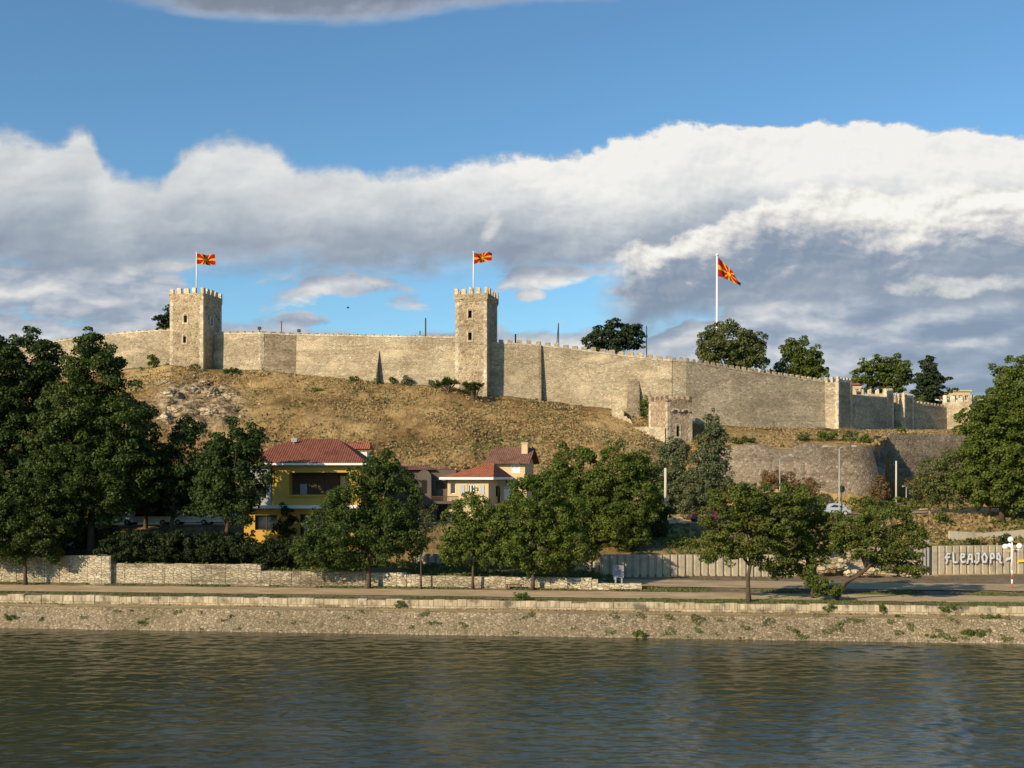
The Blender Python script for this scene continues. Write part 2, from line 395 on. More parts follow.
M['dark_metal'] = mat_plain('dark_metal', (.05, .045, .04), .6, .2)
M['flagpole'] = mat_plain('white_pole', (.74, .73, .70), .4, .06)
M['bark'] = mat_plain('bark', (.085, .062, .042), .95, .5, 3.0, bump=.8)
M['rubber'] = mat_plain('rubber', (.02, .02, .02), .8, .1)
M['car_white'] = mat_plain('car_white', (.82, .82, .80), .25, .04, spec=.6)
M['car_silver'] = mat_plain('car_silver', (.36, .40, .44), .3, .05, spec=.6, metal=.2)
M['car_red'] = mat_plain('car_red', (.20, .02, .035), .3, .06, spec=.6)
M['car_pale'] = mat_plain('car_pale_blue', (.60, .68, .76), .3, .05, spec=.6)
M['globe'] = mat_plain('globe_plastic', (.86, .86, .84), .3, .03, spec=.5)
M['red_paint'] = mat_plain('red_paint', (.30, .085, .06), .6, .2)
M['orange_paint'] = mat_plain('orange_paint', (.75, .32, .06), .6, .1)
M['yellow_paint'] = mat_plain('yellow_paint', (.78, .60, .06), .7, .1)
M['paint_white'] = mat_plain('spray_white', (.60, .60, .58), .7, .55, 3.5)
M['paint_dark'] = mat_plain('spray_dark', (.20, .20, .20), .7, .2)
M['board'] = mat_plain('board_face', (.20, .21, .29), .5, .25, 3.0)
M['bird'] = mat_plain('feather_dark', (.05, .05, .055), .8, .2)

def mat_roof(name, a, b):
    m, g, out = new_mat(name); uvn = g.n('ShaderNodeTexCoord').outputs['UV']; p = g.pos()
    u, v, _ = g.sep(uvn)
    wave = g.m('SINE', g.mul(u, 2 * math.pi / .25)); course = g.m('FRACT', g.div(v, .34))
    cell = g.n('ShaderNodeTexWhiteNoise', noise_dimensions='2D'); g.put(cell.inputs[0], g.xyz(g.m('FLOOR', g.div(u, .25)), g.m('FLOOR', g.div(v, .34))))
    c = g.mix(cell.outputs[0], a + (1,), b + (1,))
    st = g.noise(p, .5, 5, .6); c = g.mix(g.mul(g.smooth(st, .5, .7), .5), c, tuple(x * .45 for x in a) + (1,))
    c = g.mix(g.mul(g.smooth(course, .8, 1.0), .5), c, tuple(x * .4 for x in a) + (1,))
    h = g.add(g.mul(wave, .5), g.mul(course, -.6)); principled(g, out, c, .85, g.bump(h, .9, .06), .2); return m
M['roof'] = mat_roof('roof_tile', (.165, .058, .036), (.25, .092, .055))  # tile colour darkened for the shade on the yellow house roof
M['roof_old'] = mat_roof('old_roof_tile', (.17, .085, .058), (.25, .13, .09))
M['roof_bright'] = mat_roof('warm_roof_tile', (.30, .095, .045), (.44, .15, .075))

def mat_leaf(name, dark, light, trans=.28, warm=None):
    m, g, out = new_mat(name); t = g.attr('tint'); p = g.pos()
    n = g.noise(p, .55, 3, .6)
    f = g.clamp(g.add(g.mul(t, .75), g.sub(g.mul(n, .8), .28)))
    c = g.mix(f, dark + (1,), light + (1,))
    if warm:
        wv = g.smooth(g.noise(g.vadd(p, (9, 4, 2)), .9, 3, .6), .54, .66); c = g.mix(g.mul(wv, .6), c, warm + (1,))
    d = g.n('ShaderNodeBsdfPrincipled'); g.put(d.inputs['Base Color'], c); d.inputs['Roughness'].default_value = .62; d.inputs['Specular IOR Level'].default_value = .25
    tr = g.n('ShaderNodeBsdfTranslucent'); g.put(tr.inputs[0], g.mix(1.0, c, (1.25, 1.35, .6, 1), 'MULTIPLY'))
    mx = g.n('ShaderNodeMixShader'); mx.inputs[0].default_value = trans
    g.put(mx.inputs[1], d.outputs[0]); g.put(mx.inputs[2], tr.outputs[0]); g.put(out.inputs[0], mx.outputs[0]); return m
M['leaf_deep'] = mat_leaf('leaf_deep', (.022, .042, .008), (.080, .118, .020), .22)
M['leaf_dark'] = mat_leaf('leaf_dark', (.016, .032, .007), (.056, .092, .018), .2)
M['leaf_mid'] = mat_leaf('leaf_mid', (.042, .066, .010), (.145, .188, .030))
M['leaf_olive'] = mat_leaf('leaf_olive', (.060, .078, .022), (.155, .175, .055))
M['leaf_warm'] = mat_leaf('leaf_warm', (.048, .070, .013), (.145, .180, .032), warm=(.19, .14, .035))
M['leaf_bright'] = mat_leaf('leaf_bright', (.06, .095, .016), (.13, .18, .032))
M['leaf_conifer'] = mat_leaf('leaf_conifer', (.016, .030, .012), (.045, .068, .026), .12)
M['leaf_grey'] = mat_leaf('leaf_grey_green', (.060, .080, .036), (.145, .170, .085), .2)
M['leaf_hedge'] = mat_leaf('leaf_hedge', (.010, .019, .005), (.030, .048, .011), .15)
M['leaf_dry'] = mat_leaf('leaf_dry', (.12, .075, .03), (.22, .14, .06), .2)
M['straw'] = mat_leaf('straw', (.085, .055, .022), (.42, .31, .14), .25)
M['greengrass'] = mat_leaf('green_grass', (.045, .06, .014), (.12, .14, .035), .25)

# terrain
def mat_ground():
    m, g, out = new_mat('ground_soil'); p = g.pos()
    zr, zg, zb = g.sep(g.attr('zone', 'Vector'))
    px_, py_, pz_ = g.sep(p)
    q = g.xyz(px_, g.mul(py_, .45), g.mul(pz_, .45))
    n1 = g.noise(q, .35, 8, .65, .6); n2 = g.noise(q, 1.6, 7, .68, .4); n3 = g.noise(p, .09, 4, .55)
    f = g.add(g.mul(n1, .5), g.add(g.mul(n2, .5), g.mul(g.sub(n3, .5), .95)))
    dry = g.ramp(f, [(.27, (.062, .038, .018)), (.38, (.185, .112, .044)), (.49, (.305, .195, .080)), (.63, (.48, .34, .15))])
    grn = g.smooth(g.noise(g.vadd(q, (40, 3, 9)), .22, 6, .65), .58, .70)
    dry = g.mix(g.mul(grn, .5), dry, (.075, .072, .022, 1))
    stone = g.smooth(g.vor(g.vscale(p, (1, 1, 1)), .55, 'F1', 'Distance'), .10, .16, 1.0, 0.0)
    stone = g.mul(stone, g.smooth(n3, .46, .6)); dry = g.mix(g.mul(stone, .8), dry, (.42, .37, .29, 1))
    green = g.ramp(g.add(g.mul(n2, .6), g.mul(n1, .4)), [(.3, (.035, .045, .012)), (.5, (.075, .080, .022)), (.68, (.16, .13, .05))])
    dirt = g.ramp(g.add(g.mul(n2, .4), g.mul(n1, .6)), [(.3, (.13, .10, .068)), (.5, (.21, .165, .11)), (.7, (.30, .24, .165))])
    c = g.mix(zr, dirt, dry); c = g.mix(zg, c, green)
    rock = g.noise(g.vscale(p, (1, 1, 2.0)), .9, 8, .7)
    rc = g.ramp(rock, [(.40, (.035, .025, .014)), (.48, (.20, .145, .08)), (.6, (.43, .335, .205))])  # darkest stop paints shade into the rock crevices
    c = g.mix(zb, c, rc)
    h = g.add(g.mul(n2, 1.0), g.mul(n1, .7)); principled(g, out, c, .95, g.bump(h, .9, .5), .1); return m
M['ground'] = mat_ground()
def mat_path(name, a, b, sc=.8):
    m, g, out = new_mat(name); p = g.pos(); n = g.noise(g.vscale(p, (.35, 1, 1)), sc, 8, .68); n2 = g.noise(p, sc * 12, 4, .7)
    c = g.mix(g.smooth(n, .35, .65), a + (1,), b + (1,)); c = g.mix(.3, c, g.xyz(n2, n2, n2), 'OVERLAY')
    principled(g, out, c, .93, g.bump(n2, .4, .03), .15); return m
M['path'] = mat_path('worn_path', (.33, .245, .14), (.48, .375, .225))
M['asphalt'] = mat_path('old_asphalt', (.28, .215, .13), (.44, .34, .21))
M['walk'] = mat_path('quay_dust', (.21, .165, .085), (.34, .27, .155))

def mat_water():
    m, g, out = new_mat('river_water'); p = g.pos()
    b = g.noise(g.vscale(p, (.7, 1.0, 1)), 3.2, 4, .6, .4)
    tone = g.noise(g.vscale(p, (.25, 1, 1)), .16, 5, .6)
    col = g.mix(g.smooth(tone, .35, .65), (.029, .035, .017, 1), (.043, .049, .025, 1))
    bb = principled(g, out, col, .12, g.bump(b, .8, .03), .5); bb.inputs['IOR'].default_value = 1.333; return m
M['water'] = mat_water()

def mat_flag():
    m, g, out = new_mat('red_flag_yellow_sun'); u, v, _ = g.sep(g.n('ShaderNodeTexCoord').outputs['UV'])
    X = g.mul(g.sub(u, .5), 2.0); Y = g.sub(v, .5)
    r = g.m('SQRT', g.add(g.mul(X, X), g.mul(Y, Y)))
    ang = g.div(g.m('ARCTAN2', Y, X), 2 * math.pi)
    fr = g.m('ABSOLUTE', g.sub(g.m('FRACT', g.add(g.mul(ang, 8.0), .5)), .5))     # 0 on a ray axis
    ray = g.m('LESS_THAN', fr, .17); ray = g.mul(ray, g.m('GREATER_THAN', r, .20)); disc = g.m('LESS_THAN', r, .165)
    c = g.mix(g.m('MAXIMUM', ray, disc), (.40, .020, .022, 1), (.74, .40, .03, 1))
    d = g.n('ShaderNodeBsdfDiffuse'); g.put(d.inputs[0], c); t = g.n('ShaderNodeBsdfTranslucent'); g.put(t.inputs[0], c)
    mx = g.n('ShaderNodeMixShader'); mx.inputs[0].default_value = .35; g.put(mx.inputs[1], d.outputs[0]); g.put(mx.inputs[2], t.outputs[0]); g.put(out.inputs[0], mx.outputs[0]); return m
M['flag'] = mat_flag()
# ------------------------------------------------------------------ terrain: one sheet from the river bed to the horizon
FAR = [-900, 1900]
def K(*rows): return np.array(rows, dtype=float)
def vrow(v, z, pxs=(-900, -100, 0, 150, 280, 420, 520, 640, 720, 800, 880, 960, 1100, 1900)):
    zs = z if hasattr(z, '__len__') else [z] * len(pxs)
    return np.array([(p, Yv(p, v), q) for p, q in zip(pxs, zs)])
KN = [
 vrow(-6, -2.4), vrow(0.1, -1.4), vrow(2.5, 1.3), vrow(4.95, 1.56), vrow(5.0, 2.28),
 vrow(14.35, 2.40),
 vrow(15.0, [5.0, 5.0, 5.0, 4.25, 3.65, 3.45, 3.35, 2.5, 2.45, 2.45, 2.45, 2.45, 2.45, 2.45]),
 K((-900,150,6),(-100,124,6.0),(0,122,6.0),(150,121,6.2),(280,116.5,4.8),(411,117.3,4.0),(520,117.0,3.6),(599,116.8,3.1),(604,115.8,2.75),(640,115.9,2.7),(720,116.6,2.7),(800,117.5,2.7),(880,118.5,2.7),(960,119.3,2.7),(1100,121,2.7),(1900,150,3)),
 K((-900,152,7),(-100,126,7.0),(0,124,7.0),(150,123.4,7.1),(280,120,5.4),(411,118.5,4.9),(520,118.2,4.8),(599,118,4.7),(604,117,4.6),(640,117.1,4.65),(720,117.8,4.65),(800,118.7,4.4),(880,119.7,4.4),(960,120.5,4.9),(1100,122.2,5.2),(1900,152,6)),
 K((-900,154,7.3),(-100,127,7.4),(0,126,7.4),(150,126,7.4),(280,127,7.4),(420,127,7.6),(520,127,7.6),(640,127,7.6),(720,128,7.6),(800,129,8.0),(880,129.5,8.4),(960,130.5,8.6),(1100,132,9),(1900,156,9)),
 K((-900,160,7.5),(-100,133,7.5),(0,132,7.5),(150,132,7.5),(280,133,7.5),(420,134,7.8),(520,134,7.8),(640,134,7.8),(720,135,7.8),(800,136,8.2),(880,137,8.6),(960,138,8.8),(1100,140,9),(1900,164,9)),
 K((-900,175,14),(-100,150,14),(150,150,14),(280,149,13.5),(420,149,13.5),(520,149,13.5),(600,150,13.2),(680,154,12.5),(716,154.5,9),(782,150.5,8.8),(850,148.4,9),(868,148.6,9),(878,151,9.1),(890,163,9.6),(980,168,10),(1100,172,10),(1900,200,10)),
 K((-900,190,21),(-100,168,21.5),(150,166,22),(280,165,21.2),(420,164,19.6),(520,164,19.2),(600,163,18.6),(640,167,18.2),(660,170,17.4),(690,170,16.8),(708,162,16.6),(716,158.2,16.9),(782,154.4,16.9),(850,152.5,16.9),(868,152.8,16.9),(878,156,17.4),(890,167.2,19.2),(980,172.4,19.6),(1100,176,20),(1900,205,21)),
 K((-900,250,28),(-100,226,29),(0,206,30.2),(170,192.5,31.6),(215,192,31.0),(262,191.4,30.7),(300,191,29.9),(380,188,28.5),(455,184.5,27.2),(494,186,25.9),(540,186.5,25.3),(600,184,24.0),(640,182,22.6),(686,180.6,21.1),(760,184.8,20.8),(835,189,20.7),(870,197,21),(920,208,21.3),(960,218,21.6),(1100,240,22),(1900,280,24)),
 K((-900,265,31),(-100,242,32),(0,222,33),(170,207,34),(215,205,33),(262,203,33),(380,199,31.5),(455,197,31),(540,198,29.5),(600,196,27.5),(686,193,25.5),(760,198,24.5),(835,202,24),(870,210,23.5),(960,232,23),(1100,254,24),(1900,300,25)),
 K((-900,420,33),(0,330,33.5),(262,330,33),(540,330,29.5),(686,330,26),(870,330,23.5),(1900,420,24)),
 K((-900,900,12),(1900,900,12)),
 K((-900,9000,0),(1900,9000,0)),
]
def knots(px):
    return [(float(np.interp(px, k[:, 0], k[:, 1])), float(np.interp(px, k[:, 0], k[:, 2]))) for k in KN]
def bump_amp(i):
    return (0, 0, 0, 0, .02, .05, .12, .12, .1, .05, .25, .45, .45, .3, .3, 1.0, 1.0, 1.0)[i]
def gz(px, Y):
    kn = knots(px)
    for (a, za), (b, zb) in zip(kn, kn[1:]):
        if a <= Y <= b: return za + (zb - za) * (Y - a) / max(b - a, 1e-6)
    return kn[0][1] if Y < kn[0][0] else kn[-1][1]
def gxy(x, Y): return gz(CX + x / Y * F, Y)

def terrain():
    subs = [2, 2, 2, 1, 14, 2, 10, 3, 10, 8, 26, 24, 40, 10, 6, 4, 4]
    pxs = list(np.linspace(-900, -160, 12)) + list(np.arange(-150, 1180, 5.0)) + list(np.linspace(1190, 1900, 12))
    rows = []; zones = []
    verts = []
    for ci, px in enumerate(pxs):
        kn = knots(px); col = []
        for i, ((a, za), (b, zb)) in enumerate(zip(kn, kn[1:])):
            n = subs[i]
            for k in range(n + (1 if i == len(kn) - 2 else 0)):
                t = k / n; Y = a + (b - a) * t; zz = za + (zb - za) * t; x = PX(px, Y)
                amp = bump_amp(i) if 0 < k else min(bump_amp(i), bump_amp(max(i - 1, 0)))
                if amp:
                    q = Vector((x * .13, Y * .13, 1.7))
                    zz += amp * (mnoise.fractal(q, .8, 2.1, 5) + .4 * mnoise.noise(Vector((x * .7, Y * .7, 3))))
                z = (1, 0, 0)
                if i < 4: z = (0, .0, 0)
                elif i == 4:
                    vv = (Vector((x, Y)) - BO).dot(EV)
                    gr = max(0, 1 - abs(vv - 6.3) / 1.2) if px > 660 else max(0, 1 - abs(vv - 5.6) / .9) * .75
                    if px > 560: gr = max(gr, .55 * max(0, mnoise.noise(Vector((x * .12, Y * .3, 6))) + .1))
                    gr = max(gr, max(0, 1 - abs(vv - 14.2) / .5) * .6)
                    z = (0, min(1, gr), 0)
                elif i in (5, 6): z = (.45, .55, 0) if px < 620 else (0, max(0, .12 + .5 * mnoise.noise(Vector((x * .2, Y * .3, 2)))), 0)
                elif i in (7, 8): z = (.75, .35, 0) if px < 900 else (1, .12, 0)
                elif i == 9: z = (.2, .1, 0)
                elif i in (10, 11, 12):
                    rk = 0
                    if 105 < px < 275 and i >= 11:
                        py = HY - (zz - CAMZ) * F / Y
                        rk = max(0, 1 - ((px - 195) / 62) ** 2 - ((py - 408) / 30) ** 2) * 1.6 + .5 * mnoise.noise(Vector((x * .3, Y * .3, zz * .3)))
                        rk = min(1, max(0, rk)) if rk > .15 else 0
                        if rk > 0:
                            step = mnoise.noise(Vector((x * .25, zz * .2, 5)))
                            zz += rk * (2.2 * abs(mnoise.noise(Vector((x * .35, Y * .35, 8)))) + .9 * mnoise.noise(Vector((x * .8, Y * .8, 2))))
                    z = (1, .10 if px < 700 else .25, rk)
                elif i >= 13: z = (.4, .6, 0)
                col.append((x, Y, zz)); zones.append(z)
        rows.append(len(col)); verts += col
    R = rows[0]; faces = []
    for c in range(len(pxs) - 1):
        for r in range(R - 1):
            a = c * R + r; faces.append((a, a + R, a + R + 1, a + 1))
    me = bpy.data.meshes.new('ground'); me.from_pydata(verts, [], faces)
    at = me.attributes.new('zone', 'FLOAT_VECTOR', 'POINT'); at.data.foreach_set('vector', np.array(zones, dtype=np.float32).ravel())
    me.shade_smooth(); o = bpy.data.objects.new('ground', me); COL.objects.link(o); me.materials.append(M['ground'])
    tag(o, kind='structure'); return o
terrain()

def strip(name, mat, v0, v1, px0, px1, dz, n=160, wig=.25, Yf=None, seed=0):
    """a surface sheet laid a little above the ground"""
    m = MB(); nv = 6; P_ = []
    for i in range(n + 1):
        px = px0 + (px1 - px0) * i / n; row = []
        for j in range(nv + 1):
            t = j / nv
            if Yf: a, b = Yf(px)
            else: a, b = Yv(px, v0), Yv(px, v1)
            w = wig * mnoise.noise(Vector((px * .05, seed + j * 0.01 + (5 if j == nv else 0), 0))) if j in (0, nv) else 0
            Y = a + (b - a) * t + w; row.append((PX(px, Y), Y, gz(px, Y) + dz))
        P_.append(row)
    for i in range(n):
        for j in range(nv): m.quad(P_[i][j], P_[i + 1][j], P_[i + 1][j + 1], P_[i][j + 1])
    o = m.build(name, mat, merge=True, smooth=True); tag(o, kind='structure'); return o
strip('quay_path', M['walk'], 2.6, 4.9, -400, 1400, .03, wig=.05)
strip('promenade_path', M['path'], 7.6, 12.6, -400, 1400, .055, wig=.6, seed=3)
strip('river_road', M['asphalt'], 16.2, 22.0, 600, 1400, .075, n=90, wig=.5, seed=7)
def upper(px): k = knots(px); return k[9][0] + .3, k[10][0] - .3
strip('hill_road', M['asphalt'], 0, 0, -300, 1300, .06, wig=.1, Yf=upper, seed=9)

# water: one sheet with real ripples, finest where it is near
def water():
    xs = np.concatenate([np.linspace(-700, -75, 20), np.arange(-66, 66, .19), np.linspace(75, 700, 20)])
    ts = np.concatenate([np.linspace(-150, 30, 12), np.arange(36, 91.8, .155), [92.0, 92.35, 92.62]])
    Xg, Tg = np.meshgrid(xs, ts, indexing='ij')
    Yg = Tg - np.tan(BA) * np.clip(Xg, -400, 400) * np.clip((Tg - 20) / 73.0, 0, 1)
    rng = np.random.default_rng(4); Z = np.zeros_like(Xg)
    for k in range(60):
        lam = .50 * (2.2 / .50) ** rng.uniform(0, 1); th = rng.normal(0, .95) + 1.35; kx, ky = math.cos(th) / lam, math.sin(th) / lam
        q = 2 * math.pi * (kx * Xg * .8 + ky * Yg) + rng.uniform(0, 6.28); Z += (.0036 * lam ** .7) * np.sin(q + .8 * np.sin(q * .31 + k))
    def vnoise(s, seed):
        r = np.random.default_rng(seed).uniform(0, 1, (256, 256)); gx, gy = Xg * s * .45, Yg * s
        ix, iy = np.floor(gx).astype(int), np.floor(gy).astype(int); fx, fy = gx - ix, gy - iy; fx = fx * fx * (3 - 2 * fx); fy = fy * fy * (3 - 2 * fy)
        f = lambda a, b: r[(ix + a) % 256, (iy + b) % 256]
        return f(0, 0) * (1 - fx) * (1 - fy) + f(1, 0) * fx * (1 - fy) + f(0, 1) * (1 - fx) * fy + f(1, 1) * fx * fy
    gust = .45 + .75 * (vnoise(.09, 1) * .6 + vnoise(.25, 2) * .4)
    Z = Z * gust + (vnoise(.9, 3) - .5) * .035 * gust + (vnoise(2.0, 5) - .5) * .035 * gust
    Z *= np.clip((92.7 - Tg) / 3.0, .1, 1) * np.clip((Tg - 30) / 8, 0, 1)
    n, mth = Xg.shape; me = bpy.data.meshes.new('river_water'); me.vertices.add(n * mth); me.vertices.foreach_set('co', np.stack([Xg, Yg, Z], -1).astype(np.float32).ravel())
    i, j = np.meshgrid(np.arange(n - 1), np.arange(mth - 1), indexing='ij'); a = (i * mth + j).ravel(); f = np.stack([a, a + mth, a + mth + 1, a + 1], -1).astype(np.int32)
    me.loops.add(f.size); me.loops.foreach_set('vertex_index', f.ravel()); me.polygons.add(len(f)); me.polygons.foreach_set('loop_start', np.arange(0, f.size, 4, dtype=np.int32)); me.update(calc_edges=True)
    me.shade_smooth(); me.materials.append(M['water']); o = bpy.data.objects.new('river_water', me); COL.objects.link(o); tag(o, kind='structure')
water()

# ------------------------------------------------------------------ quay: revetment, kerb wall, low walls
def revetment():
    m = MB(); us = np.arange(-110, 115, .22); prof = [(-.35, -.5), (0, 0), (.35, .24), (.7, .46), (1.0, .68), (1.3, .88), (1.6, 1.08), (1.9, 1.27), (2.15, 1.45), (2.2, 1.58), (2.75, 1.60)]
    g_ = []
    for u in us:
        r = []
        for k, (v, zz) in enumerate(prof):
            d = (.10 * mnoise.noise(Vector((u * 2.1, v * 2.6, 1))) + .09 * mnoise.noise(Vector((u * .35, v, 9)))) if 0 < k < 10 else 0
            p = uv(u, v - d); r.append((p[0], p[1], zz + d * .5 + (.05 * mnoise.noise(Vector((u * 1.7, 3, 0))) if k == 9 else 0)))
        g_.append(r)
    for i in range(len(us) - 1):
        for k in range(len(prof) - 1): m.quad(g_[i][k], g_[i + 1][k], g_[i + 1][k + 1], g_[i][k + 1])
    return solo('stone_embankment', m, M['revet'], 'long sloping rubble stone embankment at the edge of the river', 'embankment', merge=True)
revetment()

def block_wall(name, mat, u0, u1, v, th, zb, zt, label, cat, bl=1.2, jit=.05, seed=1, gap=.03, cap=None, group=None, line=None):
    """a wall of big blocks in one continuous skin: grooves at the joints, uneven top"""
    rng = random.Random(seed); m = MB(); sec = []
    u = u0
    def pt(u_, v_):
        return uv(u_, v_) if line is None else line(u_, v_)
    def section(uu, out, top):
        fz = lambda w: w if not callable(w) else w(uu)
        b, t = fz(zb), fz(zt) + top
        return [(*pt(uu, v - out), b), (*pt(uu, v - out), t - .04), (*pt(uu, v - out + .04), t), (*pt(uu, v + th), t), (*pt(uu, v + th), b)], uu
    while u < u1 - .01:
        L = min(bl * rng.uniform(.6, 1.35), u1 - u); o_ = rng.uniform(-.4, 1) * jit; tp = rng.uniform(-1, 1) * jit
        if rng.random() < .06: tp -= jit * 2.5
        sec += [section(u, -gap, tp - .05), section(u + .02, o_, tp), section(u + L - .02, o_, tp), section(u + L, -gap, tp - .05)]; u += L
    for (a, ua), (b, ub) in zip(sec, sec[1:]):
        if abs(ub - ua) < 1e-6: continue
        for k in range(4):
            m.quad(a[k], b[k], b[k + 1], a[k + 1], uvs=[(ua, a[k][2]), (ub, b[k][2]), (ub, b[k + 1][2]), (ua, a[k + 1][2])])
    m.quad(*sec[0][0][::-1]); m.quad(*sec[-1][0])
    return solo(name, m, mat, label, cat, group)
block_wall('kerb_wall', M['kerb'], -110, 112, 4.95, .5, 1.4, 2.3, 'long low pale block kerb wall between the quay walk and the promenade', 'kerb wall', 1.25, .05, 3)
U_ = lambda px, v=14.4: Uv(px, v)
block_wall('stone_wall', M['low'], -110, U_(91.8), 14.42, .6, 2.2, 5.15, 'tall pale stone wall behind the small tree at the foot of the big dark trees', 'stone wall', 1.6, .05, 11)
block_wall('stone_pier', M['low'], U_(92), U_(113), 13.9, 1.6, 2.2, 5.2, 'square dark stone pier standing proud where the tall wall meets the lower one', 'stone pier', 1.3, .03, 12)
block_wall('stone_wall', M['low'], U_(113.2), U_(261), 14.4, .6, 2.2, 4.45, 'pale stone wall below the dark hedge and the yellow house', 'stone wall', 1.5, .04, 13)
block_wall('stone_wall', M['low'], U_(261.2), U_(420), 14.4, .6, 2.2, 3.82, 'pale stone wall with stained blocks behind the broad leafy tree', 'stone wall', 1.3, .06, 14)
block_wall('stone_wall', M['low'], U_(420.2), U_(598), 14.4, .6, 2.2, 3.5, 'low pale block wall behind the two round trees and the bench', 'stone wall', 1.3, .05, 15)
block_wall('stone_wall', M['low'], U_(598.2), U_(642), 14.4, .6, 2.2, 2.98, 'lowest end stretch of pale block wall beside the notice board', 'stone wall', 1.2, .05, 16)

# corrugated concrete fence walls
def fence_wall(p0, p1, z0a, z0b, z1a, z1b, label, cat='concrete wall', rib=.78, group=None, name='ribbed_wall'):
    a = Vector(p0); b = Vector(p1); L = (b - a).length; e = (b - a) / L; n = Vector((e.y, -e.x)); m = MB(); prof = []
    k = 0
    nr = max(1, round(L / rib)); w = L / nr
    for i in range(nr):
        for du, dn in ((0, 0), (.10, -.15), (.20, -.17), (.30, 0)): prof.append((i * w + du * w / .78 if False else i * w + du, dn))
    prof.append((L, 0))
    for (u0, d0), (u1, d1) in zip(prof, prof[1:]):
        q0 = a + e * u0 + n * -d0 * -1; q1 = a + e * u1 + n * -d1 * -1
        za, zb_ = z0a + (z0b - z0a) * u0 / L, z0a + (z0b - z0a) * u1 / L; ta, tb = z1a + (z1b - z1a) * u0 / L, z1a + (z1b - z1a) * u1 / L
        r0 = a + e * u0 - n * .45; r1 = a + e * u1 - n * .45
        U0, U1 = u0, u1
        m.quad((q0.x, q0.y, za), (q1.x, q1.y, zb_), (q1.x, q1.y, tb), (q0.x, q0.y, ta), uvs=[(U0, za), (U1, zb_), (U1, tb), (U0, ta)])
        m.quad((q0.x, q0.y, ta), (q1.x, q1.y, tb), (r1.x, r1.y, tb), (r0.x, r0.y, ta))
        m.quad((r1.x, r1.y, zb_), (r0.x, r0.y, za), (r0.x, r0.y, ta), (r1.x, r1.y, tb))
    for u_, zz, tt in ((0, z0a, z1a), (L, z0b, z1b)):
        q = a + e * u_; r = q - n * .45; m.quad((r.x, r.y, zz), (q.x, q.y, zz), (q.x, q.y, tt), (r.x, r.y, tt))
    o = solo(name, m, M['concrete'], label, cat, group, merge=True); return o, (a, e, n)
def fl(px, Y): return (PX(px, Y), Y)
GW = 'ribbed concrete walls along the road'
fence_wall(fl(412, 117.2), fl(599, 116.8), 3.4, 2.6, ZZ(553, 117.2), ZZ(562, 116.8), 'pale ribbed concrete wall half hidden behind the round trees', group=GW)
fence_wall(fl(600.5, 115.6), fl(798, 117.2), 2.3, 2.4, ZZ(554.5, 115.6), ZZ(555, 117.2), 'ribbed concrete wall behind the notice board, partly in tree shade', group=GW)
gw, (ga, ge, gn) = fence_wall(fl(930, 118.9), fl(1150, 121.5), 2.4, 2.4, ZZ(546, 118.9), ZZ(544, 121.5), 'ribbed concrete wall covered in white graffiti lettering', group=GW)

# ------------------------------------------------------------------ castle
def poly_wall(m, pts, th, batter=0.0, sub=4.0):
    """pts: (x, y, ztop, zbase); front is on the right-hand side walking from first to last seen from the river"""
    P2 = [Vector((p[0], p[1])) for p in pts]; n = len(pts); nor = []
    for i in range(n):
        a = (P2[i] - P2[i - 1]).normalized() if i else None; b = (P2[i + 1] - P2[i]).normalized() if i < n - 1 else None
        d = (a + b).normalized() if a and b else (a or b); k = 1.0
        if a and b: k = 1 / max(.5, d.dot(a))
        nor.append(Vector((d.y, -d.x)) * k)
    dist = 0
    for i in range(n - 1):
        f0, f1 = P2[i], P2[i + 1]; b0 = f0 - nor[i] * th; b1 = f1 - nor[i + 1] * th
        o0 = f0 + nor[i] * batter; o1 = f1 + nor[i + 1] * batter
        t0, t1, z0, z1 = pts[i][2], pts[i + 1][2], pts[i][3], pts[i + 1][3]
        m.quad((o0.x, o0.y, z0), (o1.x, o1.y, z1), (f1.x, f1.y, t1), (f0.x, f0.y, t0))
        m.quad((f0.x, f0.y, t0), (f1.x, f1.y, t1), (b1.x, b1.y, t1), (b0.x, b0.y, t0))
        m.quad((b1.x, b1.y, z1), (b0.x, b0.y, z0), (b0.x, b0.y, t0), (b1.x, b1.y, t1))
        if i == 0: m.quad((b0.x, b0.y, z0), (o0.x, o0.y, z0), (f0.x, f0.y, t0), (b0.x, b0.y, t0))
        if i == n - 2: m.quad((o1.x, o1.y, z1), (b1.x, b1.y, z1), (b1.x, b1.y, t1), (f1.x, f1.y, t1))
    return m
def wall_pts(rows): return [(PX(px, Y), Y, ZZ(ty, Y), (gz(px, Y) - 2.0 if bz is None else bz)) for px, Y, ty, bz in rows]

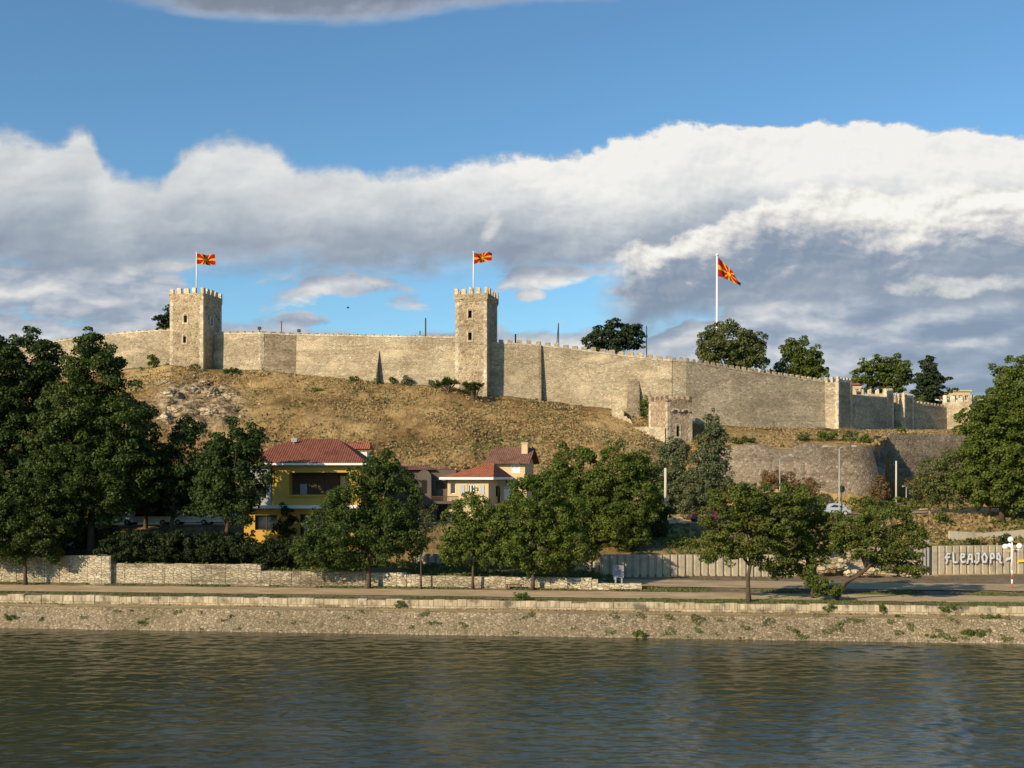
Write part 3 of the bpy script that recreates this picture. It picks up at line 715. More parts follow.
merlon_n = 0
def merlons(root, pts, step, w, h, t, mat, start=.3, proto=None, inset=0.0, rng=random.Random(5)):
    """battlement teeth, each a part, along the wall head"""
    base = root.location
    if proto is None:
        mb = MB(); j = .05
        mb.hexa([(-w / 2, 0, -.15), (w / 2, 0, -.15), (w / 2, t, -.15), (-w / 2, t, -.15)], [(-w / 2 + j, .02, h), (w / 2 - j, .02, h - .05), (w / 2 - j, t, h - .05), (-w / 2 + j, t, h)])
        me = bpy.data.meshes.new('merlon'); me.from_pydata(mb.v, [], mb.f); me.materials.append(mat); proto = me
    acc = start
    for (x0, y0, t0, _), (x1, y1, t1, _) in zip(pts, pts[1:]):
        L = math.hypot(x1 - x0, y1 - y0); an = math.atan2(y1 - y0, x1 - x0)
        while acc < L - w / 2:
            k = acc / L; nx, ny = (y1 - y0) / L, -(x1 - x0) / L
            o = bpy.data.objects.new('merlon', proto); COL.objects.link(o); o.parent = root
            o.location = (x0 + (x1 - x0) * k - nx * inset - base.x, y0 + (y1 - y0) * k - ny * inset - base.y, t0 + (t1 - t0) * k - base.z)
            o.rotation_euler = (0, 0, an); sc = rng.uniform(.85, 1.12); o.scale = (sc, 1, rng.uniform(.8, 1.1)); acc += step
        acc -= L
    return proto

def castle_wall(label, rows, mat, th=1.6, step=1.5, mw=.85, mh=.5, batter=.15, extra=None, quoins=()):
    pts = wall_pts(rows); mid = pts[len(pts) // 2]
    root = thing('castle_wall', label, 'castle wall', (pts[0][0], pts[0][1], min(p[3] for p in pts) + 2), 'curtain walls of the hilltop fortress')
    m = poly_wall(MB(), pts, th, batter); m.build('masonry', mat, root, merge=True)
    c = MB(); cp = [(p[0], p[1], p[2] + .12, p[2] - .16) for p in pts]
    poly_wall(c, [(p[0], p[1], p[2] + .10, p[2] - .15) for p in pts], th * .9, .06); c.build('coping', M['quoin'] if mat is not M['castle_dim'] else mat, root)
    if step: merlons(root, [(p[0], p[1], p[2] + .1, 0) for p in pts], step, mw, mh, .55, mat, inset=.03)
    return root, pts
wl, _ = castle_wall('castle wall running uphill to the flag tower above the big dark trees',
   [(-160, 262, 372, None), (-40, 232, 357, None), (20, 215, 347.5, None), (60, 206, 340.5, None), (100, 200.5, 335.5, None), (140, 197, 331.5, None), (173, 195.5, 330, None)], M['castle'], step=1.6, mw=1.0, mh=.22)
wc, wcp = castle_wall('castle wall between the two flag towers above the dry slope',
   [(211, 195.2, 333.5, None), (259, 191.7, 333, None), (262, 191.4, 333, None)], M['castle'], step=1.5, mw=.9, mh=.25)
ws, wsp = castle_wall('short darker bay of castle wall with shade painted into its stone between two paler stretches',
   [(262.2, 191.5, 333, None), (296, 192.1, 334.6, None)], M['castle_shade'], step=1.5, mw=.9, mh=.25)
q = MB(); p_ = wsp[0]; q.obox((p_[0], p_[1]), (.97, .2), (-.2, .97), -.35, .30, -.10, .8, p_[3], p_[2] + .02); q.build('quoin', M['quoin'], ws)
wd, wdp = castle_wall('long pale castle wall with a sharp triangular buttress beside the central flag tower',
   [(296.3, 191.6, 334.6, None), (340, 189.8, 335.3, None), (400, 187.0, 336.5, None), (457, 185.6, 337.2, None)], M['castle'], step=1.45, mw=.9, mh=.22)
# triangular buttress at px 380
b = MB(); Yb = 187.9
def prow(m, px0, px1, ytop, Yw, proj, zb, lean=0.0):
    x0, x1 = PX(px0, Yw), PX(px1, Yw); zt = ZZ(ytop, Yw)
    m.hexa([(x0, Yw - proj, zb), (x1, Yw - proj * .9, zb), (x1, Yw + .6, zb), (x0, Yw + .6, zb)], [(x0 + lean, Yw - .12, zt), (x1 + lean * .4, Yw - .1, zt), (x1 + lean * .4, Yw + .6, zt), (x0 + lean, Yw + .6, zt)])
prow(b, 375.6, 377.4, 351, Yb, 2.0, gz(380, 187) - 1, .62); b.build('buttress', M['castle_shade'], wd)
we, wep = castle_wall('long sunlit battlemented castle wall on the far side of the central flag tower',
   [(490, 186.6, 342.5, None), (539, 187.0, 345.2, None), (600, 184.8, 352.5, None), (655, 182.6, 359.0, None), (672, 182.0, 360.2, None)], M['castle'], step=1.52, mw=.92, mh=.62)
b = MB(); x = PX(538.5, 187.2); b.hexa([(x, 185.4, gz(540, 186) - 1), (x + .42, 185.4, gz(540, 186) - 1), (x + .42, 187.4, gz(540, 186) - 1), (x, 187.4, gz(540, 186) - 1)],
   [(x, 186.5, ZZ(345, 187)), (x + .42, 186.5, ZZ(345, 187)), (x + .42, 187.4, ZZ(345, 187)), (x, 187.4, ZZ(345, 187))]); b.build('buttress', M['castle_shade'], we)
b = MB(); prow(b, 625.5, 638, 379, 183.4, 3.2, gz(630, 181) - 1.5, .5); b.build('buttress', M['castle_shade'], we)
b = MB(); prow(b, 648, 650.5, 390, 182.9, 1.6, 21, .2); b.build('buttress', M['castle_shade'], we)
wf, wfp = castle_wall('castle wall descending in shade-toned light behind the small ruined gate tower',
   [(672.2, 182.1, 360.2, None), (686.2, 181.7, 361.2, None), (735, 184.2, 369.0, None), (780, 186.8, 375.6, None), (836, 190.4, 383.6, None)], M['castle_dim'], step=1.12, mw=.62, mh=.5)

def facade(m, o, e, n, z0, z1, width, ops=()):
    """wall face from o along e (outward normal -n), with recessed openings (u0,u1,za,zb,depth)"""
    us = sorted({0.0, width, *[v for q in ops for v in q[:2]]}); zs = sorted({z0, z1, *[v for q in ops for v in q[2:4]]})
    P3 = lambda u, d, z: (o[0] + e[0] * u + n[0] * d, o[1] + e[1] * u + n[1] * d, z)
    for ua, ub in zip(us, us[1:]):
        for za, zb in zip(zs, zs[1:]):
            uc, zc = (ua + ub) / 2, (za + zb) / 2
            if any(q[0] < uc < q[1] and q[2] < zc < q[3] for q in ops): continue
            m.quad(P3(ua, 0, za), P3(ub, 0, za), P3(ub, 0, zb), P3(ua, 0, zb))
    for u0, u1, za, zb, d in ops:
        m.quad(P3(u0, 0, za), P3(u0, d, za), P3(u0, d, zb), P3(u0, 0, zb)); m.quad(P3(u1, d, za), P3(u1, 0, za), P3(u1, 0, zb), P3(u1, d, zb))
        m.quad(P3(u0, 0, za), P3(u1, 0, za), P3(u1, d, za), P3(u0, d, za)); m.quad(P3(u0, d, zb), P3(u1, d, zb), P3(u1, 0, zb), P3(u0, 0, zb))
        m.quad(P3(u0, d, za), P3(u1, d, za), P3(u1, d, zb), P3(u0, d, zb))
    return m

def tower(name, label, cat, A, e, w, d, zb, zt, ops_front=(), ops_side=(), mat=None, nm=5, mw=.62, mh=1.15, par=.0, group=None, quoin=True, surround=True, mt=.5, ruined=False, nside=None):
    """square tower. A: front left corner (x,y); e: front direction; ops: (u centre, z centre, w, h)"""
    mat = mat or M['tower']; e = Vector(e).normalized(); n = Vector((-e.y, e.x)); A = Vector(A)
    root = thing(name, label, cat, (A.x, A.y, zb + 2), group)
    B = A + e * w; Cc = B + n * d; D = A + n * d; m = MB()
    rc = lambda ops: [(u - ww / 2, u + ww / 2, zc - hh / 2, zc + hh / 2, .55) for u, zc, ww, hh in ops]
    facade(m, A, e, n, zb, zt, w, rc(ops_front)); facade(m, B, n, -e, zb, zt, d, rc(ops_side)); facade(m, Cc, -e, -n, zb, zt, w); facade(m, D, -n, e, zb, zt, d)
    m.quad((A.x, A.y, zt), (B.x, B.y, zt), (Cc.x, Cc.y, zt), (D.x, D.y, zt)); m.build('masonry', mat, root, merge=True)
    if quoin:
        for k, (c0, ee, nn) in enumerate(((A, e, n), (B, n, -e), (Cc, -e, -n), (D, -n, e))):
            qm = MB(); rng = random.Random(k + int(w * 10)); z = zb
            while z < zt - .05:
                h = min(.55, zt - z); s1 = .5 + .18 * (int(z / .55) % 2); s2 = .68 - .18 * (int(z / .55) % 2)
                qm.obox(c0, ee, nn, -.03, s1, -.03, s2, z, z + h - .012); z += h
            qm.build('quoin', M['quoin'], root)
    for fc, ee, nn, ops in ((A, e, n, ops_front), (B, n, -e, ops_side)):
        for u, zc, ww, hh in ops:
            wm_ = MB()
            wm_.obox(fc, ee, nn, u - ww / 2 + .01, u + ww / 2 - .01, .50, .53, zc - hh / 2 + .01, zc + hh / 2 - .01); wi = wm_.build('window', M['void'], root)
            if surround:
                s = MB(); t = .24
                s.obox(fc, ee, nn, u - ww / 2 - t, u - ww / 2, -.05, .2, zc - hh / 2 - .1, zc + hh / 2)
                s.obox(fc, ee, nn, u + ww / 2, u + ww / 2 + t, -.05, .2, zc - hh / 2 - .1, zc + hh / 2)
                s.obox(fc, ee, nn, u - ww / 2 - t - .04, u + ww / 2 + t + .04, -.08, .2, zc - hh / 2 - .34, zc - hh / 2 - .102)
                N = 6
                for k in range(N):
                    a0, a1 = math.pi * k / N, math.pi * (k + 1) / N
                    ro, ri = ww / 2 + t, ww / 2
                    pp = lambda a, r, dd: (fc.x + ee.x * (u - math.cos(a) * r) + nn.x * dd, fc.y + ee.y * (u - math.cos(a) * r) + nn.y * dd, zc + hh / 2 + math.sin(a) * r)
                    s.hexa([pp(a0, ro, -.05), pp(a0, ri, -.05), pp(a0, ri, .2), pp(a0, ro, .2)], [pp(a1, ro, -.05), pp(a1, ri, -.05), pp(a1, ri, .2), pp(a1, ro, .2)])
                s.build('surround', M['quoin'], wi)
    if nm:
        o_ = par; c4 = [A - e * o_ - n * o_, B + e * o_ - n * o_, Cc + e * o_ + n * o_, D - e * o_ + n * o_]
        if o_ > 0:
            pm = MB(); loop = c4 + [c4[0]]
            inn = [A + e * .2 + n * .2, B - e * .2 + n * .2, Cc - e * .2 - n * .2, D + e * .2 - n * .2]; inn.append(inn[0])
            base = [A - e * .02 - n * .02, B + e * .02 - n * .02, Cc + e * .02 + n * .02, D - e * .02 + n * .02]; base.append(base[0])
            for k in range(4):
                a, b_, ia, ib, ba, bb_ = loop[k], loop[k + 1], inn[k], inn[k + 1], base[k], base[k + 1]
                z0, z1, z2 = zt - 1.3, zt - .75, zt + .02
                pm.quad((ba.x, ba.y, z0), (bb_.x, bb_.y, z0), (b_.x, b_.y, z1), (a.x, a.y, z1)); pm.quad((a.x, a.y, z1), (b_.x, b_.y, z1), (b_.x, b_.y, z2), (a.x, a.y, z2))
                pm.quad((a.x, a.y, z2), (b_.x, b_.y, z2), (ib.x, ib.y, z2), (ia.x, ia.y, z2)); pm.quad((ib.x, ib.y, z1), (ia.x, ia.y, z1), (ia.x, ia.y, z2), (ib.x, ib.y, z2))
            pm.build('parapet', mat, root, merge=True)
        loop = c4 + [c4[0]]
        for k in range(4):
            a, b_ = loop[k], loop[k + 1]; L = (b_ - a).length; cnt = nm if k % 2 == 0 or nside is None else nside; st = (L - mw) / (cnt - 1)
            merlons(root, [(a.x, a.y, zt, 0), (b_.x, b_.y, zt, 0)], st * .999, mw, mh, mt, M['quoin'] if not ruined else mat, start=mw / 2 + .012, inset=.012 + .003 * k)
    return root

E14 = (math.cos(rad(14)), -math.sin(rad(14)))
TG = 'square flag towers of the fortress'
A = (PX(170, 193), 193.0)
tower('castle_tower', 'square stone tower with a flag above the rocky outcrop', 'castle tower', A, E14, 6.2, 6.3, 28.5, ZZ(294.5, 193), nm=5,
      ops_front=[(2.9, ZZ(319.5, 193), .62, 1.15), (2.75, ZZ(340, 193), .58, 1.05)], ops_side=[(2.9, ZZ(321, 193), .5, 1.15)], par=.12, group=TG, mw=.88, mh=.95)
A = (PX(455.5, 185.2), 185.2)
tower('castle_tower', 'tallest square stone tower with a flag and yucca bushes at its foot', 'castle tower', A, E14, 5.25, 6.6, 23.0, ZZ(294.5, 185.2), nm=5,
      ops_front=[(2.45, ZZ(314.5, 185), .6, 1.2), (2.45, ZZ(336.5, 185), .6, 1.2)], par=.22, group=TG, mw=.76, mh=1.0)
# shallow buttress strip on the tower's flank
# ruined gate tower below the wall
E26 = (math.cos(rad(24)), math.sin(rad(24)))
Yg = 171.5; A = (PX(667.5, Yg), Yg)
gt = tower('gate_tower', 'small ruined stone tower with a broken top standing below the castle wall', 'ruined tower', A, E26, 4.35, 5.4, 14.5, ZZ(402, Yg), mat=M['brickish'], nm=0,
      ops_front=[(1.85, ZZ(431, Yg), .6, 1.5)])
m = MB(); ee = Vector(E26); nn = Vector((-ee.y, ee.x)); Av = Vector(A); rng = random.Random(4)
tops = []
for (c0, a1, n1, L) in ((Av, ee, nn, 4.35), (Av + ee * 4.35, nn, -ee, 5.4), (Av + nn * 5.4, -nn, ee, 5.4)):
    u = 0
    pm = MB(); k = 0
    while u < L - .05:
        w_ = min(rng.uniform(.5, .9), L - u); h = rng.choice((.5, .95, 1.05, .75, 1.1)) if k % 2 == 0 else rng.uniform(.25, .55)
        pm.obox(c0, a1, n1, u + .004, u + w_ - .004, .004 + .0, .6, ZZ(402, Yg) - .1, ZZ(402, Yg) + h); u += w_; k += 1
    pm.build('broken_parapet', M['brickish'], gt)
for u in (1.35, 3.2):
    cb = MB(); zc = ZZ(411.5, Yg)
    for k in range(5):
        a0, a1 = math.pi * k / 5, math.pi * (k + 1) / 5
        pp = lambda a, r, dd: (Av.x + ee.x * (u - math.cos(a) * r) + nn.x * dd, Av.y + ee.y * (u - math.cos(a) * r) + nn.y * dd, zc + math.sin(a) * r * .7)
        cb.hexa([pp(a0, .75, -.28), pp(a0, .42, -.28), pp(a0, .42, .1), pp(a0, .75, .1)], [pp(a1, .75, -.28), pp(a1, .42, -.28), pp(a1, .42, .1), pp(a1, .75, .1)])
    cb.build('corbel_arch', M['quoin'], gt)
# pale broken walls beside the gate tower
m = MB(); poly_wall(m, [(PX(632, 173), 173, ZZ(428, 173), 14), (PX(645, 172.6), 172.6, ZZ(426.5, 172.6), 14), (PX(665, 171.6), 171.6, ZZ(427.5, 171.6), 14)], 1.2, .2)
solo('broken_wall', m, M['quoin'], 'short pale broken wall beside the small ruined gate tower', 'broken wall', merge=True)
m = MB(); rng = random.Random(9)
for k in range(7):
    t = k / 6; px = 612 + t * 17; py = 401 + t * 20; Y = 178.5 - t * 3
    m.hexa([(PX(px, Y), Y, gz(px, Y) - 1), (PX(px + 3.4, Y), Y - .3, gz(px, Y) - 1), (PX(px + 3.4, Y), Y + 1.2, gz(px, Y) - 1), (PX(px, Y), Y + 1.4, gz(px, Y) - 1)],
           [(PX(px, Y) + .06, Y, ZZ(py, Y) + rng.uniform(-.3, .5)), (PX(px + 3.2, Y), Y - .3, ZZ(py + 2, Y)), (PX(px + 3.2, Y), Y + 1.2, ZZ(py + 2, Y)), (PX(px, Y) + .06, Y + 1.3, ZZ(py, Y))])
solo('ruin_fragment', m, M['castle'], 'crumbling stepped wall fragment running down the dry slope below the castle wall', 'ruin')

# towers and walls in shade on the far side
E42 = (math.cos(rad(51)), math.sin(rad(51)))
E44 = (math.cos(rad(45)), math.sin(rad(45)))
TS = 'small battlemented towers of the shaded walls'
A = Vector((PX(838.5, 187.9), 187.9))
tower('wall_tower', 'battlemented corner tower where the lit castle wall turns into shade', 'wall tower', A, E44, 4.6, 4.6, 17.5, ZZ(382, 188.5), mat=M['castle_dim'], nm=5, par=.0, group=TS, mw=.5, mh=.9, mt=.45)
ws2, _ = castle_wall('dark shaded castle wall below the red roof', [(852, 191.6, 395.0, None), (870, 196.6, 396.5, None), (886.8, 201.3, 397.5, None)], M['castle_dim'], step=0)
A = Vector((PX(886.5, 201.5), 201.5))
tower('wall_tower', 'slim shaded tower with a bright sunlit edge and tall pale merlons', 'wall tower', A, E42, 3.4, 6.0, 18, ZZ(393.5, 202), mat=M['castle_dim'], nm=4, nside=5, par=.0, group=TS, mw=.5, mh=1.05, mt=.45)
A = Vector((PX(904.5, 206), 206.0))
tower('wall_tower', 'broad shaded tower next to the slim tower with the bright edge', 'wall tower', A, E42, 4.6, 2.4, 18, ZZ(397.5, 206.5), mat=M['castle_dim'], nm=5, nside=3, par=.0, group=TS, mw=.5, mh=.9, mt=.45)
ws3, _ = castle_wall('low dark castle wall in shade between the broad tower and the pale end tower', [(896, 206.5, 398, None), (919, 211.5, 404.0, None), (940, 217, 406.5, None), (958, 222, 408.6, None)], M['castle_dim'], step=1.3, mw=.75, mh=.4)
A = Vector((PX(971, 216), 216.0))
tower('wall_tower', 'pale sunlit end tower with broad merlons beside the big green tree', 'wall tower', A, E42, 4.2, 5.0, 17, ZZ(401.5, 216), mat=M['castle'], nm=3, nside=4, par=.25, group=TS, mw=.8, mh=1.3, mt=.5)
ws4, _ = castle_wall('castle wall continuing behind the big green tree', [(968, 224, 410, None), (1010, 236, 411, None), (1090, 262, 411, None), (1200, 292, 411, None)], M['castle_dim'], step=0)

# retaining walls above the hill road
m = MB(); RW = [(700, 159, 447.8), (722, 156.3, 447.6), (745, 154.6, 445.2), (765, 153.3, 444.9), (778, 152.8, 448.8), (790, 152.4, 448.5), (802, 152.0, 443.8), (812, 151.6, 443.4), (822, 151.3, 446), (850, 150.2, 446.2), (858, 150.1, 446.3), (864, 150.4, 446.3), (868.5, 151.1, 446.4), (872, 152.4, 446.6), (874.5, 154.6, 446.4), (877, 158, 445.5), (880, 162, 443), (885, 167.5, 436)]
poly_wall(m, [(PX(a, b), b, ZZ(c, b), gz(a, b - 1.5) - 1.5) for a, b, c in RW], 1.5, 1.25)
solo('retaining_wall', m, M['retaining'], 'tall curved rubble retaining wall above the road, sunlit with a dark far side', 'retaining wall', merge=True, smooth=True)
m = MB(); RW2 = [(883.5, 165.3, 433.5), (890, 165.2, 433.2), (930, 167.5, 434.0), (968, 169.6, 434.6), (1010, 171.6, 435), (1100, 175, 435)]
poly_wall(m, [(PX(a, b), b, ZZ(c, b), gz(a, b - 1) - 2) for a, b, c in RW2], 1.6, .9)
solo('retaining_wall', m, M['retaining'], 'shaded taller retaining wall set back beside the curved one', 'retaining wall', merge=True)
# ------------------------------------------------------------------ vegetation
def leaf_object(name, P_, N_, size, tint, mat, parent=None, aspect=.78):
    """many leaf-sized faces as one mesh"""
    n = len(P_); rng = np.random.default_rng(n)
    N_ = N_ / np.maximum(np.linalg.norm(N_, axis=1, keepdims=True), 1e-6)
    r = rng.normal(size=(n, 3)); t1 = np.cross(N_, r); t1 /= np.maximum(np.linalg.norm(t1, axis=1, keepdims=True), 1e-6); t2 = np.cross(N_, t1)
    a = (size * .5)[:, None]; b = (size * .5 * aspect)[:, None]
    bend = N_ * (size * .10)[:, None]
    V_ = np.stack([P_ - t1 * a - bend, P_ - t2 * b + t1 * a * .1, P_ + t1 * a - bend, P_ + t2 * b + t1 * a * .1], axis=1).reshape(-1, 3)
    if parent: off = np.array(top_loc(parent))
    else: off = np.array([V_[:, 0].mean(), V_[:, 1].mean(), V_[:, 2].min()])
    V_ = (V_ - off).astype(np.float32)
    me = bpy.data.meshes.new(name); me.vertices.add(4 * n); me.vertices.foreach_set('co', V_.ravel())
    me.loops.add(4 * n); me.loops.foreach_set('vertex_index', np.arange(4 * n, dtype=np.int32))
    me.polygons.add(n); me.polygons.foreach_set('loop_start', np.arange(0, 4 * n, 4, dtype=np.int32))
    at = me.attributes.new('tint', 'FLOAT', 'FACE'); at.data.foreach_set('value', tint.astype(np.float32))
    me.update(calc_edges=True); me.materials.append(mat)
    o = bpy.data.objects.new(name, me); COL.objects.link(o)
    if parent: o.parent = parent
    else: o.location = off
    return o

def crown_points(blobs, clump, density, leaf, seed, flat=.75, hollow=.5, droop=0.0, ragged=.35, sizejit=.4):
    """blobs: (centre xyz, radii xyz). Clumps are spread through each blob, leaves over each clump."""
    leaf *= .74; clump *= .86
    rng = np.random.default_rng(seed); Ps = []; Ns = []; Ts = []; Ss = []; cc = []
    for c, r in blobs:
        c = np.array(c); r = np.array(r); vol = r[0] * r[1] * r[2]
        k = max(4, int(3.9 * (vol ** (2 / 3)) / (clump ** 2)))
        d = rng.normal(size=(k, 3)); d /= np.linalg.norm(d, axis=1, keepdims=True)
        rr = rng.uniform(hollow ** 3, 1, size=(k, 1)) ** (1 / 3) * rng.uniform(1 - ragged, 1.0, size=(k, 1))
        cen = c + d * rr * r; cc.append(cen)
        for q, dd in zip(cen, d):
            rc = clump * rng.uniform(.55, 1.25); n = max(8, int(density * (rc / leaf) ** 2 * 12.5 * rng.uniform(.6, 1.15)))
            e = rng.normal(size=(n, 3)); e += dd * .35 + np.array([0, 0, .35]); e /= np.linalg.norm(e, axis=1, keepdims=True)
            rad_ = rng.uniform(.35, 1.0, size=(n, 1)) ** .6
            ax = rng.uniform(.8, 1.25, size=3); ax[2] = flat
            p = q + e * rad_ * rc * ax; p[:, 2] -= droop * (rad_[:, 0] ** 2) * rc
            nn_ = e * .8 + rng.normal(size=(n, 3)) * .55 + np.array([0, 0, .3])
            tn = np.clip(rng.normal(.5, .22, size=n) + rng.normal(0, .14), 0, 1)
            Ps.append(p); Ns.append(nn_); Ts.append(tn); Ss.append(leaf * rng.uniform(1 - sizejit, 1 + sizejit, size=n))
    return np.concatenate(Ps), np.concatenate(Ns), np.concatenate(Ss), np.concatenate(Ts), np.concatenate(cc)

def blobs_px(rows, Y, depth=.9):
    out = []
    for row in rows:
        px, py, rx, ry = row[:4]; dy = row[4] if len(row) > 4 else 0.0; YY = Y + dy
        sx = 1.16 * rx / F * YY; sz = 1.14 * ry / F * YY; out.append((tuple(PT(px, py, YY)), (sx, min(sx, sz * 1.4) * depth, sz)))
    return out

TREE_N = [0]
def tree(name, label, Y, rows, trunk, mat, group=None, leaf=.30, clump=.75, density=1.0, cat='tree', r0=.22, seed=None, flat=.75, hollow=.5, droop=0.0, limbs=9, depth=.9, ragged=.35, base=None, bark='bark', lean=None):
    TREE_N[0] += 1; seed = seed or TREE_N[0] * 17
    rng = random.Random(seed); bl = blobs_px(rows, Y, depth)
    tp = [Vector((PX(px, Y), Y, ZZ(py, Y))) for px, py in trunk]
    zb = gxy(tp[0].x, Y); tp[0].z = min(tp[0].z, zb) if base is None else base
    tp[0].z -= .25
    root = thing(name, label, cat, (tp[0].x, Y, tp[0].z + .25), group)
    P_, N_, S_, T_, cc = crown_points(bl, clump, density, leaf, seed, flat, hollow, droop, ragged)
    m = MB(); k = len(tp)
    # smooth the trunk a little
    pts = []; rd = []
    for i in range(k - 1):
        for t in (0, .5): 
            q = tp[i].lerp(tp[i + 1], t) + (Vector((rng.uniform(-1, 1), rng.uniform(-1, 1), 0)) * r0 * .25 if t else Vector((0, 0, 0)))
            pts.append(q)
    pts.append(tp[-1]); nn_ = len(pts); rd = [r0 * (1.0 - .62 * i / (nn_ - 1)) for i in range(nn_)]; rd[0] *= 1.35
    m.tube(pts, rd, 9)
    cs = [Vector(c) for c in cc]; rng.shuffle(cs)
    for c in cs[:limbs]:
        j = rng.randrange(max(1, nn_ // 2), nn_); s = pts[j]; r1 = rd[j] * .62
        if c.z < s.z - .3: s = pts[max(0, nn_ // 2)]
        mid = s.lerp(c, .5) + Vector((rng.uniform(-.2, .2), rng.uniform(-.2, .2), (c - s).length * .10))
        m.tube([s, s.lerp(mid, .5) + Vector((0, 0, .06)), mid, c], [r1, r1 * .75, r1 * .5, .025], 6)
    m.build('trunk', M[bark], root, smooth=True)
    leaf_object('crown', P_, N_, S_, T_, M[mat], root)
    return root

def bush(label, px, py, Y, rx, ry, mat='leaf_mid', name='bush', cat='bush', leaf=.22, clump=.4, density=1.0, group=None, rows=None, seed=None, flat=.8, depth=.9):
    TREE_N[0] += 1; seed = seed or TREE_N[0] * 13
    bl = blobs_px(rows or [(px, py, rx, ry)], Y, depth)
    P_, N_, S_, T_, cc = crown_points(bl, clump, density, leaf, seed, flat, .25)
    keep = np.array([p[2] > gxy(p[0], p[1]) - .25 for p in P_]); 
    if keep.sum() > 20: P_, N_, S_, T_ = P_[keep], N_[keep], S_[keep], T_[keep]
    return tag(leaf_object(name, P_, N_, S_, T_, M[mat]), label, cat, group)

TR = 'trees along the river promenade'; TH = 'trees inside the fortress'; TB = 'big trees at the foot of the hill'
# --- the dark mass on the left
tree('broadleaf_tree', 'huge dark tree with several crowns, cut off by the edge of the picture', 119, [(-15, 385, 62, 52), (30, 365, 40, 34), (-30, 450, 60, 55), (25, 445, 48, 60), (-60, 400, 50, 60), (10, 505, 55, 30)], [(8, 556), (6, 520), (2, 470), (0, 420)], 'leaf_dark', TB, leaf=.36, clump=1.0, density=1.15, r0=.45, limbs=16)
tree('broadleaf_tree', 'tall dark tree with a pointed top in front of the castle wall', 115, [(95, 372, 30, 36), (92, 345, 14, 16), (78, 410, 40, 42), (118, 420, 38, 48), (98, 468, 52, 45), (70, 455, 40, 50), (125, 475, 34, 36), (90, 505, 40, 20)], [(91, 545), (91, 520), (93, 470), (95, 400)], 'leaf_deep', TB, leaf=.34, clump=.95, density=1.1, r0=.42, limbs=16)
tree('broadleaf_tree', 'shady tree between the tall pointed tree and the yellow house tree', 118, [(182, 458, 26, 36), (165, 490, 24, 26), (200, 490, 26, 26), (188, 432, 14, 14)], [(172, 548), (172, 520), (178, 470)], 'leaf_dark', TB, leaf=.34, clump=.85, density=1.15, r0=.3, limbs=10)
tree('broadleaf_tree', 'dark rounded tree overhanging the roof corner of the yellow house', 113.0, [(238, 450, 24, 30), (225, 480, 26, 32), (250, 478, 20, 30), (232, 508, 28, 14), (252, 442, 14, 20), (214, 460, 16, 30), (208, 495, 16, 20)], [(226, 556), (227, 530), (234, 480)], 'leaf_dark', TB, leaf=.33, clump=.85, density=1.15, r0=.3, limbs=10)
tree('broadleaf_tree', 'small tree on the promenade edge in front of the tall stone wall', Yv(25, 12.6), [(20, 500, 36, 34), (45, 520, 28, 26), (8, 538, 30, 22), (-20, 505, 34, 40), (48, 548, 16, 14), (14, 556, 20, 8)], [(26, 582), (25, 562), (22, 540), (20, 505)], 'leaf_deep', TR, leaf=.27, clump=.7, density=.85, r0=.19, limbs=12)
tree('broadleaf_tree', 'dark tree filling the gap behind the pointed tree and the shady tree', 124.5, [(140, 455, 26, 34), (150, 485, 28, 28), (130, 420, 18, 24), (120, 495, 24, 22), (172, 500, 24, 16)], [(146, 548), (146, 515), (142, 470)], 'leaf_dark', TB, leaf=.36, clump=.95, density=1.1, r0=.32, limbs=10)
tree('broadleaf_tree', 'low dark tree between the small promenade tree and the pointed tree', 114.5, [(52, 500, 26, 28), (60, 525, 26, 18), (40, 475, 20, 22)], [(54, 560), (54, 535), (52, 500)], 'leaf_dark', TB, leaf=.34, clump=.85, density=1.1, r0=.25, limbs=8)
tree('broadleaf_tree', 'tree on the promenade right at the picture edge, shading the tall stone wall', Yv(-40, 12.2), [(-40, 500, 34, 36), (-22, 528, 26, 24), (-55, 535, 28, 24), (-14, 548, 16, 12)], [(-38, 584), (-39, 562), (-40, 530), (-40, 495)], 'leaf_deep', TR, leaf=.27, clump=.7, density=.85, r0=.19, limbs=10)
# hedges behind the low walls
HG = 'dark hedges behind the low stone walls'
bush('long dark clipped hedge behind the low wall under the big trees', 0, 0, 112.5, 0, 0, 'leaf_hedge', 'hedge', 'hedge', .26, .55, 1.0, HG, rows=[(x, 546 + (x % 7) * .4, 22, 16) for x in range(122, 262, 20)])
bush('dark hedge in front of the yellow house ground floor', 0, 0, 112.0, 0, 0, 'leaf_hedge', 'hedge', 'hedge', .26, .55, 1.0, HG, rows=[(x, 552 + (x % 5) * .6, 20, 13) for x in range(268, 312, 16)])
bush('dark upright shrub against the lower wall of the yellow house', 285, 524, 117.2, 11, 20, 'leaf_hedge', 'shrub', 'shrub', .28, .5)
bush('dense shade shrub at the foot of the tall pointed tree', 0, 0, 116, 0, 0, 'leaf_hedge', 'shrub', 'shrub', .3, .6, 1.0, None, rows=[(70, 538, 24, 12), (105, 538, 22, 12)])
